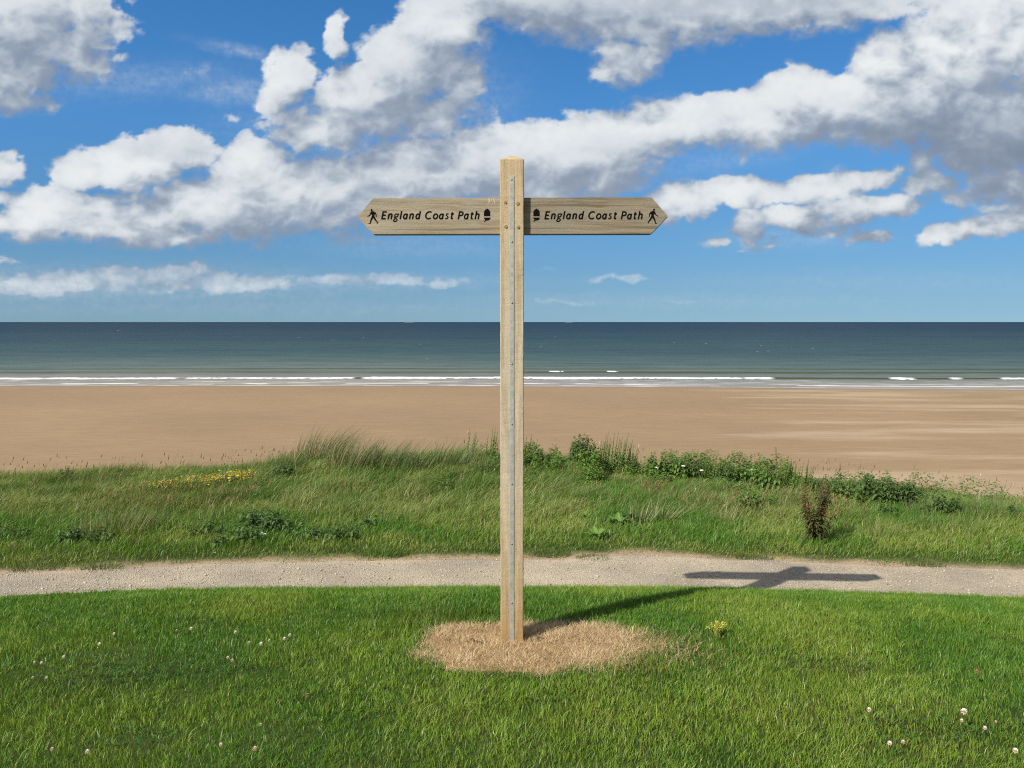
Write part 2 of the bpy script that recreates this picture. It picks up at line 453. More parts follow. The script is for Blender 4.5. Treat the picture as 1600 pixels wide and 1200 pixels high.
# ------------------------------------------------------------------ sea
xs = np.concatenate([-np.geomspace(40000, 125, 26)[:-1], np.linspace(-120, 120, 900), np.geomspace(125, 40000, 26)[1:]])
ys = np.concatenate([np.linspace(88, 142, 560), np.geomspace(142.3, 600, 300), np.geomspace(610, 45000, 70)])
X, Y = np.meshgrid(xs, ys)
fade = np.exp(-np.maximum(np.abs(X) - 160, 0) / 200)
curve = .5 * (fbm(X * .012, 7.7, 3) - .5) * 4
def ridge(y0, height, wf, wb):
    d = Y - y0
    return height * np.where(d < 0, np.exp(-(d / wf) ** 2), np.exp(-(d / wb) ** 2))
lean = 4.5 * sstep(-5, 75, X)                  # the surf comes a little nearer on the right
line1 = 112.3 - curve - lean * .15 + .5 * (fbm(X * .15, 2.2, 3) - .5)
line2 = 124.8 - curve * 1.2 + 1.2 * (fbm(X * .06, 4.4, 3) - .5)
line3 = 135.0 - curve + 1.6 * (fbm(X * .05, 6.4, 3) - .5)
line4 = 156.0 + 2.2 * (fbm(X * .04, 9.4, 3) - .5)
u = fbm(X * .045 + 3.1, 11.0, 2)
seg = fbm(X * .11 + 40, 21.0, 3)
brk = np.ones_like(X)                          # where the front wave has broken
for a, c in ((-90, -46), (36.5, 53.0), (56.0, 61.2), (62.6, 68.5), (-22.5, -21.0), (32.2, 32.8)):
    brk *= 1 - sstep(a - .5, a + .5, X) * (1 - sstep(c - .5, c + .5, X))
brk = np.where(X < -46, .75 * sstep(.42, .5, fbm(X * .35 + 8, 3.0, 2)) + .25, brk)
h1 = .22 + .10 * (fbm(X * .1, 1.0, 2) - .5)
h1 = h1 * np.where(X < -20, .72, 1.0)
Zs = SEA_Z + ridge(line1, h1, .7, 2.6) + ridge(line2, .26, 1.0, 2.4) * (.5 + fbm(X * .04 + 5, 2, 2)) + ridge(line3, .20, 1.3, 2.6) * (.3 + fbm(X * .05, 8, 2)) + ridge(line4, .16, 2, 3)
ch = (fbm(X * .35, Y * .9, 4) - .5) * .07 * sstep(100, 118, Y) + (fbm(X * .05, Y * .14, 3) - .5) * .22 * sstep(125, 180, Y)
Zs += ch * fade * (1 - sstep(500, 2000, Y))
d1 = Y - line1
rag = (fbm(X * 2.2, Y * 3., 3) - .5)
amp = .35 + 1.3 * fbm(X * .16, 31.0, 4)
foam = brk * sstep(-1.15 * amp + rag * 1.4, -.75 * amp + rag * 1.2, d1) * (1 - sstep(-.25 + rag * .8, .15 + rag * .8, d1)) * (.6 + .4 * sstep(.35, .5, fbm(X * .9, Y * 2, 3)))
# lace of spent foam in front of the wave, patches on the second ridge and at the swash edge
lace = sstep(.60, .68, fbm(X * .25, Y * 1.6, 5)) * sstep(97, 99, Y) * (1 - sstep(109, 111, Y)) * .28
d2 = Y - line2
foam2 = (sstep(14.2, 14.8, X) * (1 - sstep(16.3, 17.0, X)) + sstep(30, 31, X) * (1 - sstep(34, 35, X)) * 0 + sstep(14.9, 15.4, X) * 0 + sstep(4.2, 4.8, X) * (1 - sstep(8.0, 8.6, X)) * 1.0)
foam2 = np.clip(foam2, 0, 1) * sstep(.42, .55, fbm(X * .9, 6, 2)) * sstep(-.80 + rag * .5, -.5 + rag * .5, d2) * (1 - sstep(-.1, .5, d2))
wl_y = 99.6 - 5.8 * sstep(-10, 70, X)
d3 = Y - (wl_y + 4.2 + .8 * (fbm(X * .12, 5.0, 3) - .5))
foam3 = sstep(.50, .56, fbm(X * .12 + 9, 15., 3) + .10 * sstep(40, 60, X)) * sstep(-.5, -.2, d3) * (1 - sstep(.1, .5, d3)) * .85
d4 = Y - (wl_y + .7 + .7 * (fbm(X * .3, 25.0, 3) - .5))
foam4 = .6 * sstep(-.35, -.15, d4) * (1 - sstep(.05, .3, d4)) * (.25 + .55 * sstep(.45, .6, fbm(X * .3, 35., 3)))
foam = np.clip(foam + lace + foam2 + foam3 + foam4, 0, 1)
for s_ in range(60):                           # small whitecaps far out
    cx = RNG.uniform(-260, 260); cy = RNG.uniform(150, 590); ww = RNG.uniform(.15, .5) * cy / 300
    if abs(cx) > cy * .75: continue
    foam = np.maximum(foam, .8 * np.exp(-((X - cx) / (ww * .8)) ** 2 - ((Y - cy) / (ww * 1.6)) ** 2))
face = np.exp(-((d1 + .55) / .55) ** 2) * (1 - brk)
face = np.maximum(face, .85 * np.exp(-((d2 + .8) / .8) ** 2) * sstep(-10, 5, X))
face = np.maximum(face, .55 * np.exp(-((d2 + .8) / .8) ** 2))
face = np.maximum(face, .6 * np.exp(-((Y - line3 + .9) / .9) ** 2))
shore = np.log2(np.maximum(Y - wl_y, .0) / 10 + 1)     # 0 at the waterline
m, n, l, b = mat_new('sea_water')
geo = n.new('ShaderNodeNewGeometry')
a1 = nd(n, 'ShaderNodeAttribute', attribute_name='shore'); a2 = nd(n, 'ShaderNodeAttribute', attribute_name='foam'); a3 = nd(n, 'ShaderNodeAttribute', attribute_name='face')
mp = nd(n, 'ShaderNodeMapping'); mp.inputs['Scale'].default_value = (.004, .012, 1); l.new(geo.outputs['Position'], mp.inputs[0])
na = nd(n, 'ShaderNodeTexNoise', i_Scale=1.0, i_Detail=5.0, i_Roughness=.6); l.new(mp.outputs[0], na.inputs['Vector'])
mv = nd(n, 'ShaderNodeMath', operation='MULTIPLY_ADD'); l.new(na.outputs[0], mv.inputs[0]); mv.inputs[1].default_value = 2.2
l.new(a1.outputs['Fac'], mv.inputs[2])
dv = nd(n, 'ShaderNodeMapRange'); l.new(mv.outputs[0], dv.inputs[0]); dv.inputs[1].default_value = 1.1; dv.inputs[2].default_value = 11.1
rp = ramp(n, [(0, (.25, .235, .225)), (.10, (.21, .215, .21)), (.17, (.12, .15, .145)), (.27, (.066, .105, .106)), (.38, (.036, .072, .084)), (.50, (.022, .050, .070)), (.64, (.013, .033, .057)), (.86, (.010, .029, .055)), (.97, (.007, .020, .040))])
l.new(dv.outputs[0], rp.inputs[0])
mp2 = nd(n, 'ShaderNodeMapping'); mp2.inputs['Scale'].default_value = (.06, .35, 1); l.new(geo.outputs['Position'], mp2.inputs[0])
nb = nd(n, 'ShaderNodeTexNoise', i_Scale=1.0, i_Detail=10.0, i_Roughness=.7); l.new(mp2.outputs[0], nb.inputs['Vector'])
rb = ramp(n, [(.32, (.68, .70, .73)), (.68, (1.3, 1.28, 1.25))]); l.new(nb.outputs[0], rb.inputs[0])
c1 = mixc(n, l, 1.0, rp.outputs[0], rb.outputs[0], 'MULTIPLY')
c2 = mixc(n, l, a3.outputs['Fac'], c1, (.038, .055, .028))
c3 = mixc(n, l, a2.outputs['Fac'], c2, (.82, .84, .86))
l.new(c3, b.inputs['Base Color'])
b.inputs['Roughness'].default_value = .38; b.inputs['Specular IOR Level'].default_value = .05; b.inputs['IOR'].default_value = 1.1
bp = nd(n, 'ShaderNodeBump', i_Strength=.6, i_Distance=.25); l.new(nb.outputs[0], bp.inputs['Height']); l.new(bp.outputs[0], b.inputs['Normal'])
M_SEA = m
sea = grid_mesh('sea', X, Y, Zs, M_SEA, extra={'shore': shore.ravel(), 'foam': foam.ravel(), 'face': face.ravel()})
tag(sea, kind='structure')

# ------------------------------------------------------------------ clouds on the far sky dome
CL = [  # x, y, half width, half height (photo pixels), tilt in degrees, strength
 (50, 30, 150, 85, 0, 1), (10, 110, 90, 75, 0, 1), (150, 112, 36, 26, 0, .6), (60, 165, 60, 20, 0, .55), (110, 70, 80, 60, 20, .9),
 (690, 40, 75, 60, 0, 1), (640, 105, 120, 70, -25, 1), (570, 140, 90, 50, 0, 1), (620, 175, 140, 50, 0, .95), (710, 110, 55, 70, 0, .8), (500, 205, 90, 40, 0, .85), (450, 115, 44, 40, 30, .9), (438, 150, 36, 34, 0, .8), (526, 58, 20, 42, 10, .75), (470, 80, 20, 16, 0, .4),
 (860, 0, 170, 55, 4, 1), (1010, 20, 220, 60, 0, 1), (1180, 10, 200, 50, 0, 1), (985, 92, 62, 42, 0, .95), (950, 118, 40, 22, 20, .7), (1330, 2, 130, 38, 0, .85), (1440, -8, 110, 30, 0, .7),
 (1565, 55, 120, 110, 0, 1.2), (1480, 95, 90, 80, 0, 1), (1385, 95, 55, 48, 0, 1), (1400, 165, 190, 65, -6, 1.1), (1250, 150, 75, 55, 0, 1), (1240, 185, 150, 46, -10, 1), (1560, 200, 140, 75, 0, 1.2), (1560, 240, 110, 38, 4, 1), (1440, 215, 60, 18, 0, .6),
 (1110, 190, 130, 46, -8, 1), (1000, 208, 140, 50, -12, 1), (900, 240, 150, 58, -8, 1.05), (780, 255, 150, 60, 0, 1.05), (660, 270, 140, 64, 0, 1.05), (560, 290, 140, 62, 0, 1), (930, 285, 120, 34, -14, .9), (820, 300, 130, 30, 0, .9), (800, 215, 60, 30, 0, .7),
 (430, 300, 150, 56, 0, 1), (400, 255, 62, 42, 0, 1), (330, 330, 160, 52, 0, 1.05), (200, 340, 150, 44, 0, 1.05), (90, 332, 90, 44, 0, 1), (35, 342, 48, 32, 0, .95), (290, 375, 90, 20, 0, .8), (205, 265, 80, 38, 0, 1), (125, 272, 50, 36, 0, .9), (260, 232, 90, 36, 0, .85), (480, 345, 150, 24, -3, .8), (600, 335, 120, 28, 0, .8), (300, 215, 40, 20, 0, .5),
 (1060, 315, 55, 34, 0, .95), (1150, 300, 110, 26, 3, .95), (1250, 297, 110, 24, 0, .9), (1340, 285, 70, 22, -8, .85), (1395, 265, 22, 18, -20, .6), (1050, 342, 30, 20, 0, .6),
 (1172, 352, 40, 26, 0, .95), (1240, 345, 80, 22, 0, .9), (1340, 330, 110, 24, -4, .85), (1290, 358, 60, 12, 0, .6),
 (1436, 250, 28, 36, 0, .85), (1452, 285, 52, 32, 0, .85), (1570, 288, 80, 34, 0, .95), (1500, 305, 50, 20, 0, .6), (1580, 325, 70, 20, 0, .7),
 (1495, 362, 70, 18, -8, .9), (1560, 350, 80, 26, -6, .95), (1640, 340, 60, 30, 0, .9),
 (1362, 371, 40, 13, 0, .6), (1205, 384, 60, 6, 0, .4), (1110, 375, 34, 12, -15, .5), (1222, 374, 26, 8, 0, .4), (1155, 245, 12, 20, 10, .45), (1300, 262, 30, 16, 0, .4), (400, 378, 30, 12, -15, .45), (560, 370, 50, 12, 0, .4),
 (230, 430, 120, 22, 0, .75), (100, 440, 130, 20, 0, .65), (360, 438, 130, 16, 0, .6), (600, 438, 140, 10, 0, .6), (20, 448, 90, 18, 0, .6),
 (932, 436, 34, 8, -4, .5),
 (932, 436, 34, 8, -4, .55), (985, 434, 34, 8, -4, .55), (1080, 470, 60, 4, 0, .4), (880, 472, 60, 4, 0, .4), (850, 425, 40, 6, 0, .3),
 (8, 262, 34, 26, 0, .75), (0, 310, 40, 14, 0, .45),  (0, 405, 50, 8, 0, .4), (310, 118, 16, 12, 0, .3), (365, 185, 20, 10, 0, .25),
 (-200, 300, 150, 60, 0, 1), (-250, 100, 160, 80, 0, .9), (1850, 250, 180, 110, 0, 1), (1900, 60, 160, 90, 0, .9), (-150, 430, 120, 16, 0, .6), (500, -140, 200, 50, 0, .8), (1200, -160, 300, 60, 0, .9), (1850, 390, 150, 20, 0, .7), (-500, 200, 180, 90, 0, 1), (2300, 150, 200, 90, 0, 1),
]
DK = [(950, 18, 280, 50, .60), (1180, 20, 200, 45, .42), (1560, 235, 170, 55, .95), (1430, 205, 160, 35, .45), (60, 70, 130, 60, .38), (70, 165, 80, 30, .5), (640, 150, 140, 60, .30), (560, 265, 160, 40, .36),
      (330, 300, 60, 16, .25), (240, 240, 100, 26, .35), (1000, 240, 150, 35, .35), (760, 285, 200, 25, .28), (1362, 371, 60, 20, .7), (1240, 380, 90, 16, .5), (1590, 325, 70, 12, .55), (1310, 345, 80, 14, .2), (1100, 370, 50, 20, .45), (400, 375, 40, 20, .55), (300, 440, 400, 20, .28), (1560, 360, 90, 10, .2), (1300, 5, 160, 30, .35), (1420, 108, 30, 16, .8), (1450, 285, 60, 20, .12), (560, 372, 60, 16, .4), (930, 436, 120, 12, .3), (600, 440, 150, 12, .3)]
azs = np.radians(np.concatenate([np.linspace(-75, -36, 90)[:-1], np.linspace(-36, 36, 860), np.linspace(36, 75, 90)[1:]]))
els = np.radians(np.concatenate([np.linspace(-1.2, 26, 360), np.linspace(26, 60, 60)[1:]]))
AZ, EL = np.meshgrid(azs, els)
# photo-pixel coordinates of each direction serve as the map of the cloud layout
dx, dy, dz = np.cos(EL) * np.sin(AZ), np.cos(EL) * np.cos(AZ), np.sin(EL)
fwd = dy * math.cos(PITCH) - dz * math.sin(PITCH); upc = dy * math.sin(PITCH) + dz * math.cos(PITCH)
PX = 800 + F * dx / fwd; PY = 600 - F * upc / fwd
def cover(X, Y):
    wx = X + 46 * (pfbm(X / 90, Y / 70, 4) - .5) + 16 * (pfbm(X / 22 + 5, Y / 18, 4) - .5)
    wy = Y + 34 * (pfbm(X / 90 + 31, Y / 70 + 7, 4) - .5) + 13 * (pfbm(X / 22 + 15, Y / 18 + 9, 4) - .5)
    acc = np.zeros_like(X)
    for cx, cy, rx, ry, tl, s in CL:
        t = math.radians(tl); ddx = wx - cx; ddy = wy - cy
        a = (ddx * math.cos(t) + ddy * math.sin(t)) / rx; c = (-ddx * math.sin(t) + ddy * math.cos(t)) / ry
        q = np.clip(1 - (a * a + c * c) / 1.35, 0, 1)
        acc = np.maximum(acc, s * q ** 0.8) + .10 * s * q * q
    return acc
def billow(x, y, o=5):
    s = 0; a = 1; t = 0
    for k in range(o):
        s = s + a * (1 - np.abs(2.6 * (pnoise(x + 11 * k, y + 5 * k) - .5))); t += a; a *= .55; x, y = (x * .8 - y * .6) * 2.1, (x * .6 + y * .8) * 2.1
    return s / t
def heights(X, Y, o=4):
    c = cover(X, Y)
    return c, c * 1.1 + (billow(X / 74 + .3 * pnoise(X / 40, Y / 40), Y / 54, o) - .5) * .85 + (pfbm(X / 40 + 3, Y / 30, 5, .5) - .5) * .25
cv, Hc = heights(PX, PY, 5)
fn = pfbm(PX / 40 + 3, PY / 28, 7, .56)
bl = billow(PX / 74, PY / 54, 4)
dens = cv * 1.0 + (fn - .5) * 1.5 + (pfbm(PX / 12, PY / 9, 5, .6) - .5) * .35 + (bl - .5) * .30 - .12
dens = np.where(cv > 0.001, dens, 0) * sstep(0, .12, cv)
_, H1 = heights(PX - 9, PY - 26, 3)
_, H2 = heights(PX - 4, PY - 9, 5)
_, H3 = heights(PX - 14, PY - 60, 2)
d1_ = Hc - H1; d2_ = Hc - H2; d3_ = Hc - H3
dark = np.zeros_like(PX)
for cx, cy, rx, ry, s in DK:
    dark += s * np.exp(-((PX - cx + 60 * (fn - .5)) / rx) ** 2 - ((PY - cy + 60 * (bl - .5)) / ry) ** 2)
VEIL = [(378, 80, 62, 9, 12, .34), (372, 142, 85, 20, 3, .36), (215, 126, 150, 24, -3, .22), (318, 112, 16, 14, -30, .30), (120, 445, 420, 26, 0, .34), (560, 440, 220, 13, 0, .26), (1050, 470, 380, 14, 0, .14), (1350, 440, 300, 20, 0, .10),
 (1240, 372, 90, 16, 0, .22), (1130, 250, 120, 20, -10, .16), (760, 150, 60, 60, 0, .12), (520, 200, 160, 30, 0, .20), (650, 385, 160, 20, 0, .14), (300, 480, 700, 14, 0, .12)]
veil = np.zeros_like(PX)
vx_ = PX + 60 * (pfbm(PX / 60, PY / 20, 4) - .5); vy_ = PY + 14 * (pfbm(PX / 50 + 9, PY / 18, 4) - .5)
for cx, cy, rx, ry, tl, s_ in VEIL:
    t = math.radians(tl); a = ((vx_ - cx) * math.cos(t) + (vy_ - cy) * math.sin(t)) / rx; c = (-(vx_ - cx) * math.sin(t) + (vy_ - cy) * math.cos(t)) / ry
    veil = np.maximum(veil, s_ * np.exp(-(a * a + c * c)))
veil = veil * np.clip(.55 + 1.0 * (pfbm(PX / 45 + 2, PY / 9, 5) - .3), 0, 1.4)
BR = [(1390, 95, 130, 45, .26), (1480, 60, 90, 60, .26), (1560, 60, 90, 60, .18), (60, 335, 90, 30, .16), (200, 262, 70, 25, .14), (390, 250, 50, 25, .14), (1070, 305, 60, 22, .12), (1190, 345, 60, 14, .10), (505, 218, 70, 16, .12), (690, 30, 60, 30, .10), (900, 215, 260, 22, .12)]
for cx, cy, rx, ry, s_ in BR:
    dark = dark - s_ * np.exp(-((PX - cx) / rx) ** 2 - ((PY - cy) / ry) ** 2)
relief = np.tanh(.50 * d1_ + .24 * d2_ + 1.15 * d3_)
stf = np.zeros_like(PX)
for cx, cy, rx, ry, tl, s_ in CL:
    stf = np.maximum(stf, s_ * (((PX - cx) / (rx * 1.5)) ** 2 + ((PY - cy) / (ry * 1.5)) ** 2 < 1.6))
from_edge = .12 + .88 * sstep(.25, .85, stf)
wdt = .36 + .50 * sstep(.25, -.5, relief)
alpha = sstep(0, 1, (dens - .01) / wdt) * np.clip(.25 + cv * 1.6, 0, 1) * from_edge * (1 - .35 * sstep(395, 425, PY))
shade = .455 + .47 * relief - .44 * np.clip(dark, -1, 1) + .20 * (pfbm(PX / 120, PY / 60, 3) - .5)
shade = shade + .10 * (1 - sstep(.1, .6, dens)) * (1 - np.clip(dark, 0, 1))
shade = .5 + .5 * np.tanh((shade - .5) * 1.75)
shade = np.clip(shade, 0, 1)
al2 = 1 - (1 - alpha) * (1 - veil); shade = np.where(al2 > 1e-4, (shade * alpha + .66 * (al2 - alpha)) / np.maximum(al2, 1e-4), shade); alpha = al2
R = 30000.0
m = bpy.data.materials.new('cloud_sky'); m.use_nodes = True
n, l = m.node_tree.nodes, m.node_tree.links; n.clear()
a1 = nd(n, 'ShaderNodeAttribute', attribute_name='alpha'); a2 = nd(n, 'ShaderNodeAttribute', attribute_name='shade')
geo = n.new('ShaderNodeNewGeometry')
nz = nd(n, 'ShaderNodeTexNoise', i_Scale=.0045, i_Detail=7.0, i_Roughness=.62); l.new(geo.outputs['Position'], nz.inputs['Vector'])
sb = nd(n, 'ShaderNodeMath', operation='SUBTRACT'); l.new(nz.outputs[0], sb.inputs[0]); sb.inputs[1].default_value = .5
ma = nd(n, 'ShaderNodeMath', operation='MULTIPLY_ADD'); l.new(sb.outputs[0], ma.inputs[0]); ma.inputs[1].default_value = .05; l.new(a2.outputs['Fac'], ma.inputs[2])
rp = ramp(n, [(0, (.14, .175, .24)), (.25, (.215, .26, .33)), (.5, (.34, .385, .44)), (.75, (.52, .55, .575)), (1, (.75, .75, .735))])
l.new(ma.outputs[0], rp.inputs[0])
em = nd(n, 'ShaderNodeEmission'); l.new(rp.outputs[0], em.inputs[0]); em.inputs[1].default_value = 1.0
al = nd(n, 'ShaderNodeMath', operation='MULTIPLY_ADD'); l.new(sb.outputs[0], al.inputs[0]); al.inputs[1].default_value = .9
# fine breakup only where the edge is thin: a*(1-a)*noise + a
ia = nd(n, 'ShaderNodeMath', operation='SUBTRACT'); ia.inputs[0].default_value = 1; l.new(a1.outputs['Fac'], ia.inputs[1])
aa = nd(n, 'ShaderNodeMath', operation='MULTIPLY'); l.new(ia.outputs[0], aa.inputs[0]); l.new(a1.outputs['Fac'], aa.inputs[1])
ab = nd(n, 'ShaderNodeMath', operation='MULTIPLY'); l.new(aa.outputs[0], ab.inputs[0]); l.new(sb.outputs[0], ab.inputs[1])
ac = nd(n, 'ShaderNodeMath', operation='MULTIPLY_ADD', use_clamp=True); l.new(ab.outputs[0], ac.inputs[0]); ac.inputs[1].default_value = 3.0; l.new(a1.outputs['Fac'], ac.inputs[2])
tr = n.new('ShaderNodeBsdfTransparent'); mx = n.new('ShaderNodeMixShader')
l.new(ac.outputs[0], mx.inputs[0]); l.new(tr.outputs[0], mx.inputs[1]); l.new(em.outputs[0], mx.inputs[2])
om = n.new('ShaderNodeOutputMaterial'); l.new(mx.outputs[0], om.inputs[0])
m.cycles.emission_sampling = 'NONE'
skyo = grid_mesh('sky', R * dx, R * dy, R * dz + EYE, m, extra={'alpha': alpha.ravel(), 'shade': shade.ravel()})
tag(skyo, kind='structure')

# ------------------------------------------------------------------ grass fields
def blades(name, x, y, z, h, wd, lx, ly, col, curl=1.0):
    """one mesh of tapered, bent blades; lx, ly = tip offset as a share of the height"""
    N = len(x); th = RNG.uniform(0, 2 * np.pi, N)
    fx, fy = np.cos(th) * wd * .5, np.sin(th) * wd * .5
    V = np.zeros((N, 5, 3), np.float32)
    ox, oy = lx * h, ly * h
    zz = h / np.sqrt(1 + (lx ** 2 + ly ** 2) * .8)
    V[:, 0] = np.stack([x - fx, y - fy, z], -1); V[:, 1] = np.stack([x + fx, y + fy, z], -1)
    mxx, myy, mz = x + ox * .33, y + oy * .33, z + zz * .60
    V[:, 2] = np.stack([mxx - fx * .75, myy - fy * .75, mz], -1); V[:, 3] = np.stack([mxx + fx * .75, myy + fy * .75, mz], -1)
    V[:, 4] = np.stack([x + ox, y + oy, z + zz], -1)
    base = np.arange(N)[:, None] * 5
    L = (base + np.array([0, 1, 3, 2, 2, 3, 4])[None]).ravel()
    st = (np.arange(N)[:, None] * 7 + np.array([0, 4])[None]).ravel(); tt = np.tile([4, 3], N)
    C = np.repeat(col[:, None, :], 5, 1).reshape(-1, 3)
    return V.reshape(-1, 3), L, st, tt, C

def field(name, parts, mat, label=None, cat=None, parent=None):
    Vs, Ls, Ss, Ts, Cs = [], [], [], [], []; nv = nl = 0
    for V, L, st, t, C in parts:
        Vs.append(V); Ls.append(L + nv); Ss.append(st + nl); Ts.append(t); Cs.append(C); nv += len(V); nl += len(L)
    o = mesh_from(name, np.concatenate(Vs), np.concatenate(Ls), np.concatenate(Ss), np.concatenate(Ts), mat, np.concatenate(Cs))
    tag(o, label, cat, kind='stuff')
    return o

def lerp3(a, b, t): return np.array(a)[None] * (1 - t[:, None]) + np.array(b)[None] * t[:, None]

def dead_mask(x, y):
    """1 inside the killed ring of turf round the post"""
    cx = np.where(x < 0, -.0, .0)
    rx = np.where(x < .03, .455, .66); ry = np.where(y < 3.93, .50 - .16 * np.clip(x, 0, 1), .26)
    rx = np.where(x < .0, .49, .60)
    d = np.sqrt(((x - .0) / rx) ** 2 + ((y - 3.93) / ry) ** 2) + .42 * (fbm(x * 6, y * 6 + 4, 4) - .5)
    return 1 - sstep(.80, 1.06 + .30 * sstep(.2, .5, x), d)

def clover_mask(x, y):
    s = np.zeros_like(x)
    for qx, qy, rx, ry, w_ in CLV:
        s = np.maximum(s, w_ * np.exp(-(((x - qx) / rx) ** 2 + ((y - qy) / ry) ** 2)))
    return s
CLV = []
for a, c, rx, ry, w_ in ((190, 1045, .42, .20, 1), (90, 1060, .20, .15, .8), (330, 1040, .25, .12, .7), (215, 1150, .14, .08, 1), (450, 1140, .12, .08, .6), (1300, 1035, .22, .08, .9), (1470, 1130, .30, .14, .8), (860, 1090, .12, .05, .5), (1400, 1160, .18, .08, .6), (560, 1180, .16, .06, .7)):
    g_ = on_ground(a, c, .03); CLV.append((g_.x, g_.y, rx, ry, w_))

def lawn_points(nn, x0, x1, y0):
    x = RNG.uniform(x0, x1, nn); y = RNG.uniform(y0, 5.75, nn)
    k = y < near_edge(x) + .02 * (RNG.random(nn) - .3)
    return x[k], y[k]

def lawn_part(x, y, dens_w=1.0):
    N = len(x)
    dm = dead_mask(x, y); cm = clover_mask(x, y)
    keep = (RNG.random(N) > dm * .97) & (np.maximum(abs(x), abs(y - 3.925)) > .064) & (RNG.random(N) > cm * .35)
    x, y, dm, cm = x[keep], y[keep], dm[keep], cm[keep]; N = len(x)
    z = ground_z(x, y) - .004
    p1 = fbm(x * 1.3 + 4, y * 1.3, 4); p2 = fbm(x * 5 + 9, y * 5, 3)
    tall = sstep(.45, .75, p1) * .5 + sstep(.5, .7, p2) * .5
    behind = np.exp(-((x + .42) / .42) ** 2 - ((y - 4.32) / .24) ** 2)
    h = (.022 + .019 * RNG.random(N) ** 1.6) * (1 + .45 * tall + .6 * behind) * (1 - .25 * cm)
    p4 = fbm(x * 17 + 3, y * 17, 3); h = h * (.50 + .85 * p4)
    long = RNG.random(N) < .02
    h = np.where(long, h * 1.9, h)
    edge = near_edge(x) - y
    h = h * (1 - .3 * (1 - sstep(0, .12, edge)))
    ang = RNG.uniform(0, 2 * np.pi, N); le = RNG.uniform(.1, .75, N) + .12 * sstep(.4, .7, p2)
    wdir = fbm(x * 2.4, y * 2.4 + 50, 2) * 9
    lx = np.cos(ang) * le + .10 * np.cos(wdir) + .05; ly = np.sin(ang) * le + .10 * np.sin(wdir)
    t = np.clip(.5 + (p1 - .5) * 2.0 + (p4 - .5) * 1.2 + (RNG.random(N) - .5) * .75, 0, 1)
    col = lerp3((.074, .200, .020), (.190, .300, .038), t)
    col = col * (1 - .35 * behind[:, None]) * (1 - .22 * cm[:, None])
    y_ = RNG.random(N) < .035 + .10 * sstep(.6, .8, p1)
    col[y_] = np.array([.24, .23, .075]) * RNG.uniform(.6, 1.1, (y_.sum(), 1))
    near_dead = np.exp(-np.maximum(np.hypot((x - .55) / .55, (y - 3.75) / .38) - .55, 0) * 4)
    nd_ = RNG.random(N) < .25 * near_dead
    col[nd_] = np.array([.28, .235, .10]) * RNG.uniform(.6, 1.1, (nd_.sum(), 1))
    col *= RNG.uniform(.8, 1.2, (N, 1))
    wd = RNG.uniform(.0018, .0034, N) * dens_w
    return blades('', x, y, z, h, wd, lx, ly, col)
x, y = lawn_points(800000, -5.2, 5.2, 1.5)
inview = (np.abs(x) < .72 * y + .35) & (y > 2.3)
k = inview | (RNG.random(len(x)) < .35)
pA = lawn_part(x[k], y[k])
x, y = lawn_points(60000, -14, 14, -3)
k = (np.abs(x) > 5.1) | (y < 1.55)
pB = lawn_part(x[k], y[k], 2.2)
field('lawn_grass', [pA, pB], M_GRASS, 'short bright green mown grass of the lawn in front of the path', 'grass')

# killed turf round the post foot
N = 130000
x = RNG.uniform(-.75, 1.15, N); y = RNG.uniform(3.3, 4.4, N)
dm = dead_mask(x, y)
k = (RNG.random(N) < np.clip(dm * 1.05 + .10 * np.exp(-np.maximum(np.hypot((x - .5) / .6, (y - 3.78) / .36) - .5, 0) * 5), 0, 1)) & (np.maximum(abs(x), abs(y - 3.925)) > .062)
x, y = x[k], y[k]; N = len(x)
ang = RNG.uniform(0, 2 * np.pi, N); le = RNG.uniform(.3, 2.0, N)
p2 = fbm(x * 9, y * 9, 3)
h = RNG.uniform(.012, .042, N) * (.5 + 1.2 * p2)
col = lerp3((.44, .32, .18), (.72, .59, .38), np.clip(RNG.random(N) * .9 + (p2 - .5), 0, 1)) * RNG.uniform(.7, 1.15, (N, 1))
br = RNG.random(N) < .10; col[br] = np.array([.16, .09, .045]) * RNG.uniform(.7, 1.2, (br.sum(), 1))
pD = blades('', x, y, ground_z(x, y) - .001, h, RNG.uniform(.0011, .0022, N), np.cos(ang) * le, np.sin(ang) * le, col)
field('dead_grass', [pD], M_DRY, 'straw coloured dead grass in an oval round the foot of the signpost', 'dead grass')
# straw-coloured litter under it
mbd = []
xg = np.linspace(-.6, 1.0, 120); yg = np.linspace(3.4, 4.35, 80)
X, Y = np.meshgrid(xg, yg); dmg = dead_mask(X.ravel(), Y.ravel()).reshape(X.shape)
Z = ground_z(X, Y) - .012 + .016 * sstep(.35, .8, dmg) + .005 * (fbm(X * 30, Y * 30, 3) - .5) * dmg
m, n, l, b = mat_new('dead_thatch')
geo = n.new('ShaderNodeNewGeometry'); na = nd(n, 'ShaderNodeTexNoise', i_Scale=70.0, i_Detail=8.0); l.new(geo.outputs['Position'], na.inputs['Vector'])
rp = ramp(n, [(.3, (.15, .09, .05)), (.5, (.34, .23, .13)), (.7, (.50, .37, .22))]); l.new(na.outputs[0], rp.inputs[0]); l.new(rp.outputs[0], b.inputs['Base Color'])
b.inputs['Roughness'].default_value = .95
bp = nd(n, 'ShaderNodeBump', i_Strength=.9, i_Distance=.01); l.new(na.outputs[0], bp.inputs['Height']); l.new(bp.outputs[0], b.inputs['Normal'])
o = grid_mesh('thatch_ground', X, Y, Z, m); tag(o, kind='structure')

